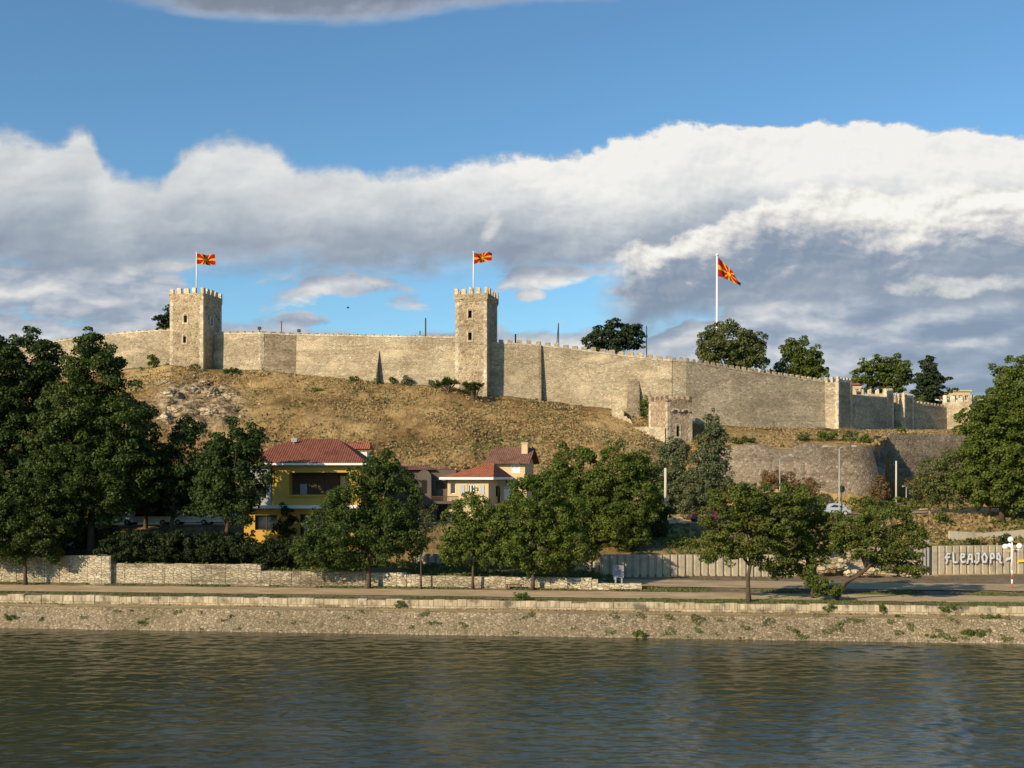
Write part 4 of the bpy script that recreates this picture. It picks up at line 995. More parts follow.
# --- promenade trees
tree('broadleaf_tree', 'broad spreading tree in front of the yellow house', Yv(370, 13.3), [(372, 478, 24, 26), (352, 505, 28, 24), (398, 500, 26, 34), (385, 530, 36, 26), (334, 534, 34, 26), (314, 550, 24, 18), (330, 560, 34, 10), (405, 540, 24, 22), (360, 556, 44, 13), (388, 462, 12, 12)], [(369, 588), (369, 566), (372, 540), (376, 490)], 'leaf_deep', TR, leaf=.26, clump=.68, density=.85, r0=.21, limbs=16)
tree('young_tree', 'thin young tree with a sparse bare crown beside the broad tree', Yv(421, 13.4), [(422, 528, 16, 16), (428, 512, 10, 12), (412, 540, 12, 10)], [(421, 589), (421, 560), (424, 540), (427, 515)], 'leaf_olive', TR, leaf=.2, clump=.5, density=.22, r0=.08, limbs=14)
tree('broadleaf_tree', 'smaller rounded tree left of the bench', Yv(473, 13.4), [(474, 514, 22, 22), (460, 535, 24, 22), (488, 535, 22, 24), (474, 552, 34, 16), (450, 548, 14, 13)], [(473, 589), (473, 570), (474, 540), (475, 515)], 'leaf_mid', TR, leaf=.25, clump=.62, density=.95, r0=.14, limbs=12)
tree('broadleaf_tree', 'large round tree with a forked trunk behind the bench', Yv(533, 13.4), [(535, 498, 30, 26), (515, 522, 28, 28), (560, 520, 32, 30), (538, 545, 42, 26), (575, 548, 26, 22), (512, 553, 20, 16), (550, 562, 30, 12)], [(532, 589), (533, 573), (536, 545), (540, 505)], 'leaf_mid', TR, leaf=.26, clump=.68, density=.95, r0=.2, limbs=16)
tree('broadleaf_tree', 'tree with a crown leaning over the ribbed concrete wall', 118.9, [(622, 470, 28, 26), (606, 495, 24, 28), (638, 498, 24, 30), (622, 520, 32, 24), (630, 538, 22, 12), (640, 470, 18, 20)], [(617, 556), (617, 535), (620, 500)], 'leaf_mid', TB, leaf=.28, clump=.72, density=1.0, r0=.2, limbs=12)
tree('broadleaf_tree', 'bushy tree between the cream houses and the ribbed wall', 121.5, [(575, 470, 28, 26), (560, 495, 26, 26), (590, 500, 24, 30), (580, 530, 30, 26), (552, 480, 12, 14)], [(580, 560), (580, 530), (578, 490)], 'leaf_mid', TB, leaf=.28, clump=.75, density=1.05, r0=.2, limbs=10)
tree('broadleaf_tree', 'dark tree in the shadow between two leafy trees', 123.5, [(603, 520, 18, 30), (655, 520, 16, 26), (605, 545, 20, 12)], [(604, 562), (604, 540), (605, 515)], 'leaf_dark', TB, leaf=.3, clump=.75, density=1.0, r0=.18, limbs=6)
tree('olive_tree', 'grey green feathery tree behind the concrete pole', 138, [(672, 466, 20, 26), (660, 490, 18, 24), (684, 492, 18, 24), (674, 450, 16, 10), (668, 508, 22, 12)], [(676, 524), (675, 505), (673, 475)], 'leaf_grey', TB, leaf=.3, clump=.75, density=.95, r0=.16, limbs=9)
tree('cypress_tree', 'tall ragged grey green cypress beside the ruined gate tower', 134, [(713, 422, 8, 16), (712, 440, 15, 16), (711, 460, 20, 18), (710, 480, 25, 18), (708, 498, 28, 16), (706, 512, 28, 11)], [(707, 525), (708, 500), (712, 450), (713, 425)], 'leaf_grey', TB, leaf=.3, clump=.58, density=1.0, r0=.2, limbs=8, hollow=.3, flat=.9)
tree('broadleaf_tree', 'spreading tree with feathery leaves at the kerb wall', Yv(748, 5.9), [(752, 502, 36, 20), (722, 520, 24, 20), (775, 520, 30, 24), (745, 540, 34, 24), (722, 552, 22, 14), (772, 555, 26, 14), (790, 500, 20, 16), (735, 500, 24, 16)], [(749, 601), (748, 578), (751, 555), (755, 515)], 'leaf_warm', TR, leaf=.24, clump=.6, density=.82, r0=.21, limbs=18, flat=.6)
tree('broadleaf_tree', 'dark tree with a crooked trunk behind the spreading one', Yv(810, 9.3), [(806, 512, 24, 22), (790, 535, 24, 24), (815, 538, 18, 22), (800, 560, 24, 12), (780, 570, 18, 9)], [(813, 590), (811, 575), (805, 555), (803, 520)], 'leaf_mid', TR, leaf=.25, clump=.62, density=.9, r0=.15, limbs=14, flat=.65)
tree('leaning_tree', 'strongly leaning tree with its trunk slanting over the road', Yv(830, 7.6), [(855, 523, 28, 15), (885, 522, 28, 17), (868, 545, 34, 18), (902, 548, 26, 16), (915, 535, 16, 12), (912, 568, 14, 10), (842, 543, 14, 14), (890, 566, 18, 8)], [(832, 592), (845, 583), (866, 569), (885, 552), (890, 535)], 'leaf_warm', TR, leaf=.24, clump=.58, density=.8, r0=.25, limbs=20, flat=.6)
bush('leafy shrub growing at the foot of the leaning trunk', 824, 586, Yv(824, 7.2), 15, 11, 'leaf_mid', rows=[(818, 583, 10, 11), (830, 588, 12, 9), (808, 578, 7, 9)], leaf=.2, clump=.35, name='shrub', cat='shrub')
# --- right edge
tree('broadleaf_tree', 'big bright green tree towering at the edge beside the pale end tower', 129, [(1018, 392, 32, 34), (996, 418, 34, 30), (1040, 410, 40, 50), (988, 450, 30, 34), (1020, 455, 40, 44), (1000, 488, 38, 24), (975, 482, 24, 24), (1045, 490, 40, 26), (990, 425, 24, 26)], [(1002, 518), (1002, 490), (1008, 450), (1015, 410)], 'leaf_mid', TB, leaf=.34, clump=.85, density=1.1, r0=.32, limbs=14)
tree('broadleaf_tree', 'thin feathery brownish tree in front of the shaded retaining wall', 131.5, [(938, 478, 20, 24), (925, 495, 16, 16), (955, 470, 20, 22), (950, 495, 22, 18), (968, 455, 12, 14)], [(948, 516), (947, 495), (945, 470)], 'leaf_olive', TB, leaf=.28, clump=.62, density=.55, r0=.13, limbs=16)
# --- trees on top of the hill
tree('conifer_tree', 'dark conifer peeping out behind the first flag tower', 205, [(166, 312, 6, 7), (162, 321, 9, 6), (168, 328, 9, 6), (168, 318, 7, 8)], [(168, 345), (168, 330), (167, 308)], 'leaf_conifer', TH, leaf=.5, clump=.75, density=1.0, r0=.25, flat=.5, limbs=8)
tree('pine_tree', 'dark wide umbrella shaped tree behind the battlements', 199, [(617, 334, 24, 13), (605, 338, 18, 11), (632, 338, 14, 13), (616, 345, 28, 7), (592, 342, 9, 6)], [(616, 362), (616, 350), (616, 335)], 'leaf_conifer', TH, leaf=.5, clump=1.0, density=1.15, r0=.35, flat=.6, limbs=10)
tree('broadleaf_tree', 'large olive green tree in front of the tallest flagpole', 200, [(728, 340, 24, 20), (712, 348, 16, 16), (750, 348, 18, 18), (732, 358, 34, 12), (745, 362, 22, 9)], [(732, 380), (732, 362), (730, 340)], 'leaf_olive', TH, leaf=.5, clump=1.05, density=1.15, r0=.4, limbs=10)
tree('broadleaf_tree', 'dark green tree with two rounded tops near the corner tower', 206, [(795, 350, 15, 13), (808, 360, 16, 14), (792, 366, 14, 12), (806, 372, 20, 9), (818, 372, 9, 9)], [(801, 392), (801, 375), (800, 355)], 'leaf_mid', TH, leaf=.48, clump=.95, density=1.15, r0=.35, limbs=10)
bush('low dark shrub showing above the descending battlements', 776, 373, 203, 11, 6, 'leaf_conifer', leaf=.4, clump=.7, name='shrub', cat='shrub')
tree('broadleaf_tree', 'flat topped tree left of the dark conifer on the hilltop', 240, [(882, 366, 23, 13), (870, 376, 19, 12), (896, 374, 17, 14), (882, 386, 28, 11)], [(884, 402), (884, 388), (882, 368)], 'leaf_mid', TH, leaf=.52, clump=1.05, density=.95, r0=.32, limbs=12, flat=.5)
tree('conifer_tree', 'dark pyramidal conifer behind the shaded towers', 238, [(928, 362, 6, 8), (928, 372, 12, 8), (930, 381, 18, 8), (930, 391, 22, 9), (932, 400, 22, 7), (930, 385, 14, 16)], [(930, 412), (930, 390), (928, 362)], 'leaf_conifer', TH, leaf=.55, clump=.9, density=1.15, r0=.35, hollow=.3, flat=.5, limbs=8)
bush('small light green shrub between the shaded towers and the conifer', 922, 403, 226, 7, 5, 'leaf_bright', leaf=.4, clump=.6, name='shrub', cat='shrub')
# --- bushes on the slope and along the walls
BW = 'bushes along the foot of the castle wall'
for (px, py, Yo, rx, ry, mt, lab) in [
    (152, 362, -.8, 6, 6, 'leaf_mid', 'scrubby bush at the wall foot left of the first flag tower'),
    (195, 367, -2.2, 4, 2.5, 'leaf_bright', 'tiny bright bush at the foot of the first flag tower'),
    (232, 373, -2.0, 9, 6.5, 'leaf_dark', 'dark round bush below the wall just beyond the first flag tower'),
    (353, 380, -.9, 4, 3.5, 'leaf_mid', 'little bush below the sooty patch of wall'),
    (376, 383, -.9, 4, 4, 'leaf_mid', 'little bush at the base of the triangular buttress'),
    (392, 381, -.9, 3.5, 3, 'leaf_mid', 'tiny bush just past the triangular buttress'),
    (406, 381, -.9, 5, 4, 'leaf_grey', 'small grey bush midway between buttress and central tower'),
    (433, 383, -1.2, 4.5, 4, 'leaf_grey', 'small dusty bush left of the yuccas'),
    (645, 408, -1.4, 6, 12, 'leaf_bright', 'upright green bush in the corner behind the ruined gate tower'),
    (711, 431, -1.5, 9, 6, 'leaf_grey', 'bush between the gate tower and the cypress top'),
    (803, 438, -14, 7, 5, 'leaf_olive', 'dry olive bush on the ledge above the curved retaining wall'),
    (826, 438, -14, 13, 6, 'leaf_mid', 'dark green bush above the curved retaining wall'),
    (850, 438, -14, 8, 6, 'leaf_olive', 'round bush on the ledge near the bend of the retaining wall'),
    (866, 440, -15, 8, 5, 'leaf_bright', 'bright green bush at the end of the ledge'),
    (903, 431, -13, 5, 3, 'leaf_bright', 'small bright bush on top of the shaded retaining wall'),
]:
    Y = knots(px)[13][0] + Yo
    if Yo < -5:
        for yy in np.arange(knots(px)[12][0] + .3, knots(px)[13][0], .2):
            if HY - (gz(px, yy) - CAMZ) * F / yy <= py + ry * .7: Y = float(yy); break
    bush(lab, px, py, Y, rx, ry, mt, leaf=.3, clump=.55, group=BW)
for (px, py, Y, rx, ry, mt, lab) in [
    (316, 391, 181, 5, 3, 'leaf_mid', 'small green bush alone on the dry slope below the sooty wall'),
    (375, 452, 158, 10, 8, 'leaf_dark', 'dark bush behind the white dormer of the yellow house'),
    (390, 462, 155, 10, 9, 'leaf_olive', 'bush on the slope above the old dark house'),
    (420, 464, 156, 9, 6, 'leaf_olive', 'pale bush on the slope between the old dark house and cream house'),
    (440, 466, 154, 12, 7, 'leaf_mid', 'bush behind the eave of the cream house'),
    (462, 462, 157, 10, 6, 'leaf_dark', 'dark bush on the slope behind the cream house roof'),
    (340, 437, 162, 8, 4, 'leaf_olive', 'low bush on the slope above the yellow house roof'),
    (235, 427, 164, 12, 8, 'leaf_dark', 'bush below the rocky outcrop beside the dark tree'),
    (192, 424, 166, 14, 8, 'leaf_dark', 'dark bush directly under the rocky outcrop'),
    (775, 480, 147.5, 16, 12, 'leaf_dry', 'dry brown shrub against the curved retaining wall'),
    (805, 488, 147, 18, 10, 'leaf_dry', 'rusty shrub at the foot of the curved wall beside the street lamp'),
    (742, 441, 160.5, 14, 4, 'leaf_dark', 'dark scrub added as shade on top of the retaining wall by the cypress'),  # leafy mass added where the bank is only in shade
    (880, 492, 148.5, 10, 14, 'leaf_dry', 'brown creeper at the dark corner of the retaining wall'),
    (930, 488, 159, 26, 14, 'leaf_dry', 'dry scrub climbing the shaded retaining wall'),
    (945, 521, 127.6, 9, 7, 'leaf_mid', 'round green bush on the bank below the guard rail'),
    (880, 505, 131, 40, 8, 'leaf_mid', 'long low green bush behind the leaning tree'),
    (1002, 540, 121.6, 9, 7, 'leaf_dark', 'dark shrub on the wall behind the globe lamp'),
    (976, 545, 121.0, 16, 4, 'leaf_dark', 'low hedge on top of the graffiti wall'),
    (943, 548, 120.6, 8, 5, 'leaf_mid', 'small bush hanging over the end of the graffiti wall'),
    (690, 545, 120.5, 34, 6, 'leaf_mid', 'low greenery on the bank above the ribbed wall'),
    (1000, 525, 128, 22, 5, 'leaf_mid', 'low bush strip under the guard rail at the big green tree'),
]:
    bush(lab, px, py, Y, rx, ry, mt, leaf=.26, clump=.5, density=.8)
QW = 'small green weeds on the stone embankment'
for (px, py, v, rx, ry, lab) in [
    (521, 598, 5.7, 9, 6, 'round green bush growing just behind the kerb wall near the bench'),
    (640, 636, .3, 7, 5, 'green weed at the waterline below the notice board'),
    (796, 634, .9, 5, 4, 'green tuft halfway down the stone embankment below the leaning tree'),
    (975, 634, .9, 17, 4, 'wide green weed patch on the stone embankment'),
    (935, 637, .6, 12, 3, 'low green weed beside the wide weed patch near the waterline'),
    (400, 604, 4.7, 8, 2.5, 'weeds at the foot of the kerb wall below the thin young tree'),
    (10, 618, .9, 5, 3, 'green weed on the embankment below the small tree'),
    (143, 624, .7, 6, 2.5, 'weed tuft on the embankment below the hedge'),
    (830, 608, 4.8, 5, 2.5, 'weed sprouting at the kerb wall under the leaning tree'),
    (950, 608, 4.8, 12, 2.5, 'weeds along the kerb wall below the graffiti wall'),
    (884, 608, 4.8, 4, 3, 'small weed in the kerb wall right of the leaning tree'),
    (990, 617, 3.6, 14, 2, 'weeds on the quay walk above the wide weed patch'),
    (900, 617, 3.6, 6, 2.0, 'sparse weeds on the quay walk edge'),
    (330, 632, .6, 8, 2, 'low weed at the waterline below the broad tree'),
]:
    bush(lab, px, py, Yv(px, v), rx, ry, 'leaf_bright' if rx > 6 else 'leaf_mid', leaf=.16, clump=.26, name='weed', cat='weed', group=QW)

# yuccas by the central tower
def yucca(px, py_base, Y, h, seed, label):
    rng = np.random.default_rng(seed); Ps = []; Ns = []; b0 = np.array(PT(px, py_base, Y)); b0[2] = gz(px, Y)
    root = thing('yucca_plant', label, 'yucca', tuple(b0), 'yucca plants at the foot of the central tower')
    m = MB(); heads = []
    for k in range(8):
        an = rng.uniform(0, 6.28); rr = rng.uniform(.3, 1.5); hh = h * rng.uniform(.45, .85)
        tip = b0 + np.array([math.cos(an) * rr, math.sin(an) * rr * .5, hh]); m.tube([b0 - np.array([0, 0, .2]), (b0 + tip) / 2 + np.array([0, 0, .1]), tip], [.14, .11, .09], 6); heads.append(tip)
    m.build('trunk', M['bark'], root)
    f = MB()
    for t in heads:
        for k in range(80):
            d = rng.normal(size=3); d[2] = abs(d[2]) * .9 - .25; d /= np.linalg.norm(d); L = rng.uniform(.7, 1.15)
            s = np.cross(d, rng.normal(size=3)); s /= np.linalg.norm(s); e = t + d * L - np.array([0, 0, .15 * L])
            i = len(f.v); f.v += [tuple(t - s * .06), tuple(t + s * .06), tuple(t + d * L * .5 + s * .06), tuple(e), tuple(t + d * L * .5 - s * .06)]; f.uv += [(0, 0)] * 5; f.f.append((i, i + 1, i + 2, i + 3, i + 4))
    f.build('crown', M['leaf_mid'], root)
yucca(448, 391, 181.6, 2.6, 1, 'spiky yucca plant left of the central tower foot')
yucca(475, 395, 180.6, 3.2, 2, 'taller spiky yucca plant in front of the central tower foot')

# ------------------------------------------------------------------ grass: tufts nobody could count
def tufts(name, label_kind, n, region, mat, hgt, seed, wide=.5):
    rng = np.random.default_rng(seed); Ps = []; Ns = []; Ss = []; Ts = []
    while len(Ps) < n:
        px = rng.uniform(*region[0]); t = rng.uniform(0, 1); kn = knots(px); a, b = kn[region[1]][0], kn[region[2]][0]
        Y = a + (b - a) * t; x = PX(px, Y)
        if mnoise.noise(Vector((x * .11, Y * .11, seed))) < region[3]: continue
        for k in range(3): 
            h = hgt * rng.uniform(.5, 1.3); Ps.append((x + rng.normal() * wide * .4, Y + rng.normal() * wide * .4, gz(px, Y) + h * .28)); Ns.append((rng.normal() * .8, -abs(rng.normal()) - .3, .35)); Ss.append(h); Ts.append(np.clip(rng.normal(.5, .28), 0, 1))
    o = leaf_object(name, np.array(Ps), np.array(Ns), np.array(Ss), np.array(Ts), M[mat], aspect=.5); tag(o, kind='stuff'); return o
tufts('dry_grass', '', 34000, ((-60, 720), 11, 13, -.25), 'straw', .42, 3)
tufts('dry_grass', '', 7000, ((700, 1000), 12, 13, -.3), 'straw', .42, 5)
tufts('green_grass', '', 2500, ((110, 700), 11, 13, .2), 'greengrass', .4, 7)
tufts('green_grass', '', 5000, ((640, 1100), 8, 9, -.2), 'greengrass', .45, 9)
tufts('dry_grass', '', 3500, ((850, 1100), 8, 9, -.1), 'straw', .5, 11)
tufts('terrace_grass', '', 6000, ((100, 620), 6, 8, -.2), 'greengrass', .4, 13)
def tufts_v(name, n, px0, px1, v0, v1, mat, hgt, seed, thr=-.1):
    rng = np.random.default_rng(seed); Ps = []; Ns = []; Ss = []; Ts = []
    while len(Ps) < n:
        px = rng.uniform(px0, px1); v = rng.uniform(v0, v1); Y = Yv(px, v); x = PX(px, Y)
        if mnoise.noise(Vector((x * .22, v * .5, seed))) < thr: continue
        h = hgt * rng.uniform(.4, 1.4); Ps.append((x, Y, gz(px, Y) + h * .25)); Ns.append((rng.normal() * .8, -1, .5)); Ss.append(h); Ts.append(np.clip(rng.normal(.5, .28), 0, 1))
    o = leaf_object(name, np.array(Ps), np.array(Ns), np.array(Ss), np.array(Ts), M[mat], aspect=.6); tag(o, kind='stuff'); return o
tufts_v('verge_grass', 9000, 640, 1100, 5.6, 7.6, 'greengrass', .2, 21, -.3)
tufts_v('verge_grass', 5000, -60, 700, 5.55, 7.0, 'greengrass', .16, 22, .0)
tufts_v('verge_grass', 3500, -60, 640, 13.4, 14.3, 'greengrass', .22, 23, .0)
tufts_v('verge_grass', 3000, -60, 1100, 4.4, 4.9, 'straw', .18, 24, -.1)
tufts_v('verge_grass', 4000, -60, 1100, 2.55, 3.2, 'greengrass', .16, 25, .0)
tufts_v('verge_grass', 4500, 640, 1100, 12.4, 15.8, 'greengrass', .18, 26, .0)

# ------------------------------------------------------------------ rocks
def rock(px, py, Y, rx, ry, seed, label, name='rock_ledge', group='rock ledges below the first flag tower'):
    bm = bmesh.new(); bmesh.ops.create_icosphere(bm, subdivisions=4, radius=1)
    sx, sz = rx / F * Y, ry / F * Y
    for v in bm.verts:
        p = v.co.copy(); lay = math.floor(p.z * 2.6 + .5 * mnoise.noise(p * 1.2 + Vector((seed, 0, 0)))) / 2.6
        k = 1 + .28 * mnoise.noise(p * 1.6 + Vector((seed * 3.1, 1, 2))) + .16 * mnoise.noise(Vector((p.x * 4, p.y * 4, lay * 5 + seed))) + .12 * mnoise.noise(Vector((seed, lay * 9, 4)))
        d = mnoise.voronoi(p * 1.9 + Vector((seed, seed, 0)))[0]; k -= .22 * max(0, .35 - (d[1] - d[0])) 
        v.co = Vector((p.x * sx * k, p.y * min(sx * .9, sz * 2.4) * k, (p.z * .55 + lay * .45) * sz * k))
    me = bpy.data.meshes.new(name); bm.to_mesh(me); bm.free(); me.materials.append(M['rock'])
    o = bpy.data.objects.new(name, me); COL.objects.link(o); c = PT(px, py, Y); o.location = c
    return tag(o, label, 'rock', group)
for (px, py, rx, ry, dy, lab) in [
    (170, 398, 15, 9, 0, 'broad pale rock ledge at the upper end of the outcrop'), (192, 392, 12, 9, 0, 'squarish cracked rock in the middle of the outcrop top'),
    (212, 396, 11, 10, 0, 'pale upright rock nearest to the wall in the outcrop'), (230, 398, 12, 6, 0, 'long low rock at the slope end of the outcrop'),
    (182, 411, 16, 8, -2, 'layered rock in the middle tier of the outcrop'), (207, 413, 15, 7, -2, 'jagged rock in the middle tier under the upright rock'),
    (166, 421, 9, 10, -3, 'narrow rock at the lower edge beside the dark tree'), (188, 424, 13, 7, -3, 'lowest rock of the outcrop'), (224, 410, 13, 5, -1, 'flat slab of rock leaning down the slope'),
    (167, 383, 9, 3, 0, 'small rock shelf under the wall of the first flag tower'), (206, 382, 8, 3, 0, 'small bright rock shelf under the first flag tower')]:
    Y = None
    k = knots(px)
    # put it where the slope shows at that height
    for yy in np.arange(k[11][0], k[13][0], .25):
        if HY - (gz(px, yy) - CAMZ) * F / yy <= py: Y = yy; break
    rock(px, py, (Y or 180) - .6, rx * .95, ry * .95, px * .37, lab)
rng = random.Random(12)
for j in range(26):
    px = 195 + rng.gauss(0, 27); py = 408 + rng.gauss(0, 14)
    if px < 150: continue
    k = knots(px); Y = None
    for yy in np.arange(k[11][0], k[13][0], .25):
        if HY - (gz(px, yy) - CAMZ) * F / yy <= py: Y = yy; break
    if Y: rock(px, py, Y - .1, rng.uniform(2.5, 6.5), rng.uniform(2, 4), j * 1.7, 'small broken rock scattered between the ledges of the outcrop', 'boulder', 'small rocks of the outcrop')
# pale rubble bank behind the leaning tree
RB = 'pale rubble blocks behind the leaning tree'
rng = random.Random(3)
for k, (px, py) in enumerate([(806, 563), (822, 569), (838, 566), (852, 573), (870, 571), (893, 568), (908, 573), (826, 545), (842, 560), (862, 552), (880, 556), (898, 545)]):
    bx = MB(); Y = 117.6 - (py - 545) * .05; w_ = rng.uniform(.5, 1.0); h_ = rng.uniform(.35, .6); c = PT(px, py, Y)
    rock(px, py, Y, rng.uniform(6, 10), rng.uniform(3.5, 5.5), k * 2.3, 'pale broken rubble block glimpsed through the leaning tree', 'rubble_block', RB)
bk = MB(); poly_wall(bk, [(PX(800, 118.4), 118.4, ZZ(553, 118.4), 2), (PX(860, 118.9), 118.9, ZZ(549, 118.9), 2), (PX(926, 119.3), 119.3, ZZ(543, 119.3), 2)], .6, .5)
solo('rubble_wall', bk, M['low'], 'sunlit rubble wall seen through the leaning tree', 'rubble wall', merge=True)

tufts('scrub', '', 500, ((110, 640), 11, 13, .32), 'leaf_olive', .6, 31, .9)
tufts('scrub', '', 300, ((110, 640), 11, 13, .28), 'leaf_dry', .5, 33, .9)
# weeds on the revetment
rng_ = np.random.default_rng(8); A_ = []; B_ = []; C_ = []; D_ = []
while len(A_) < 2400:
    px = rng_.uniform(-40, 1070); v_ = rng_.uniform(.1, 2.6); Y = Yv(px, v_); x = PX(px, Y)
    if mnoise.noise(Vector((x * .9, v_ * 1.3, 3))) < (.42 if px < 600 else .27): continue
    h_ = rng_.uniform(.06, .2); A_.append((x, Y - .12, max(0, v_ * .68) + h_ * .3)); B_.append((rng_.normal() * .8, -1, .5)); C_.append(h_); D_.append(rng_.uniform(.2, .9))
o = leaf_object('bank_weeds', np.array(A_), np.array(B_), np.array(C_), np.array(D_), M['greengrass'], aspect=.7); tag(o, kind='stuff')
# ------------------------------------------------------------------ houses
def hip_roof(m, x0, x1, y0, y1, z0, z1, over=.6, ridge=None):
    """hip roof over a rectangle with tile UVs in metres"""
    X0, X1, Y0, Y1 = x0 - over, x1 + over, y0 - over, y1 + over; my = (Y0 + Y1) / 2; hy = (Y1 - Y0) / 2
    ra, rb = ridge or (X0 + hy, X1 - hy)
    if ra > rb: ra = rb = (ra + rb) / 2
    a, b, c, d = (X0, Y0, z0), (X1, Y0, z0), (X1, Y1, z0), (X0, Y1, z0); r, s = (ra, my, z1), (rb, my, z1)
    L = math.hypot(hy, z1 - z0)
    m.quad(a, b, s, r, uvs=[(X0, 0), (X1, 0), (rb, L), (ra, L)]); m.quad(c, d, r, s, uvs=[(X1, 0), (X0, 0), (ra, L), (rb, L)])
    Lr = math.hypot(X1 - rb, z1 - z0); Ll = math.hypot(ra - X0, z1 - z0)
    m.quad(b, c, s, uvs=[(Y0, 0), (Y1, 0), (my, Lr)]); m.quad(d, a, r, uvs=[(Y1, 0), (Y0, 0), (my, Ll)])
    m.quad(d, c, b, a); return m
def frame_rect(m, o, e, n, u0, u1, za, zb, t, d0, d1, mull=1):
    m.obox(o, e, n, u0, u0 + t, d0, d1, za, zb); m.obox(o, e, n, u1 - t, u1, d0, d1, za, zb)
    m.obox(o, e, n, u0 + t, u1 - t, d0, d1, zb - t, zb); m.obox(o, e, n, u0 + t, u1 - t, d0, d1, za, za + t)
    for k in range(1, mull + 1):
        u = u0 + (u1 - u0) * k / (mull + 1); m.obox(o, e, n, u - t / 2, u + t / 2, d0, d1, za + t, zb - t)
def window_part(root, o, e, n, u0, u1, za, zb, depth=.25, mull=1, mat='white', glass='glass', label=None, t=.08):
    f = MB(); frame_rect(f, o, e, n, u0 + .004, u1 - .004, za + .004, zb - .004, t, depth - .12, depth - .02, mull); fo = f.build('window', M[mat], root)
    p = MB(); p.obox(o, e, n, u0 + .01, u1 - .01, depth - .055, depth - .035, za + .01, zb - .01); p.build('pane', M[glass], fo)
    if label: fo['label'] = label
    return fo

# yellow house
Yh = 119.5; X0, X1 = PX(244, Yh), PX(361, Yh); W_ = X1 - X0; D_ = 10.5
zs, ze = ZZ(508, Yh), ZZ(465, Yh); zg = 4.6
h = thing('yellow_house', 'yellow two storey house with a red hipped roof and deep loggia', 'house', (X0, Yh, zg))
U = lambda px: PX(px, Yh) - X0
e, n = (1, 0), (0, 1); o = (X0, Yh)
m = MB()
ops = [(U(289), U(349), ZZ(495, Yh), ZZ(472.5, Yh), 1.9), (U(255), U(277), ZZ(530, Yh), ZZ(515, Yh), .4), (U(300), U(322), ZZ(536, Yh), ZZ(514, Yh), .4), (U(334), U(352), ZZ(532, Yh), ZZ(515, Yh), .4)]
facade(m, o, e, n, zg, ze, W_, ops); facade(m, (X1, Yh), (0, 1), (-1, 0), zg, ze, D_, [(2, 3.4, 11, 12.8, .3), (5.5, 6.9, 11, 12.8, .3)]); facade(m, (X1, Yh + D_), (-1, 0), (0, -1), zg, ze, W_); facade(m, (X0, Yh + D_), (0, -1), (1, 0), zg, ze, D_)
m.build('wall', M['yellow'], h, merge=True)
m = MB(); m.obox(o, e, n, -.5, W_ + .35, -1.0, -.004, zs - .02, zs + .30); m.build('balcony_slab', M['white'], h)
# pale left wing panel with window
m = MB(); m.obox(o, e, n, -.35, U(271), -.14, -.003, zs + .31, ze - .05); wp = m.build('wing_panel', M['greyrender'], h)
m = MB(); m.obox(o, e, n, U(248), U(266), -.16, -.142, ZZ(497, Yh), ZZ(486, Yh)); m.build('window', M['void'], wp)
# loggia: back wall glazing, white door, dark rail
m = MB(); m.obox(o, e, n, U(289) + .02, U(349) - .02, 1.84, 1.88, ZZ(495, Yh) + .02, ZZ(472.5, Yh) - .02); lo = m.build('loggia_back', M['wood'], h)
m = MB(); m.obox(o, e, n, U(297), U(304), 1.74, 1.82, ZZ(495, Yh) + .05, ZZ(484, Yh)); m.build('door', M['greyrender'], lo)
m = MB(); frame_rect(m, o, e, n, U(306), U(336), ZZ(494, Yh), ZZ(474, Yh), .12, 1.72, 1.82, 3); m.build('window_frame', M['wood'], lo)
m = MB(); m.obox(o, e, n, U(338), U(348), 1.70, 1.82, ZZ(495, Yh) + .05, ZZ(476, Yh)); m.build('curtain', M['cream'], lo)
m = MB(); m.obox(o, e, n, U(288), U(350), -.22, .1, ZZ(496.5, Yh), ZZ(494.6, Yh)); m.build('parapet_cap', M['yellow'], h)
for a, b, za, zb in ((255, 277, 530, 515), (300, 322, 536, 514), (334, 352, 532, 515)):
    window_part(h, o, e, n, U(a), U(b), ZZ(za, Yh), ZZ(zb, Yh), .35, 1, 'wood')
window_part(h, (X1, Yh), (0, 1), (-1, 0), 2, 3.4, 11, 12.8, .28); window_part(h, (X1, Yh), (0, 1), (-1, 0), 5.5, 6.9, 11, 12.8, .28)
m = MB(); hip_roof(m, X0, X1, Yh, Yh + D_, ze + .22, ZZ(439, Yh + D_ / 2), .75, (PX(293, Yh + 5), PX(338, Yh + 5))); rf = m.build('roof', M['roof'], h)
m = MB(); fz0, fz1 = ze - .02, ze + .2
m.obox(o, e, n, -.78, W_ + .78, -.78, -.62, fz0, fz1); m.obox(o, e, n, W_ + .62, W_ + .78, -.61, D_ + .7, fz0, fz1); m.obox(o, e, n, -.78, -.62, -.61, D_ + .7, fz0, fz1); m.build('fascia', M['white'], rf)
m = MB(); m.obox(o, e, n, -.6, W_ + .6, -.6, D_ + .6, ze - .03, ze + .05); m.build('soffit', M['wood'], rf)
a = PT(294, 441, Yh + 4); m = MB(); m.tube([a - Vector((0, 0, .5)), a + Vector((0, 0, .5))], .05, 6); m.box(a.x - .3, a.x + .3, a.y - .05, a.y + .05, a.z - .1, a.z + .35); m.build('antenna', M['metal'], rf)
# rear wing with white gable
Yd = Yh + 8; m = MB(); xa, xb = PX(340, Yd), PX(367, Yd); m.box(xa, xb, Yd, Yd + 4, ze - 2, ZZ(452, Yd)); dn = m.build('rear_wing', M['white'], h)
m = MB(); hip_roof(m, xa, xb, Yd, Yd + 4, ZZ(449, Yd), ZZ(441.5, Yd), .35, (xa + .2, xb + .1)); m.build('wing_roof', M['roof_bright'], dn)

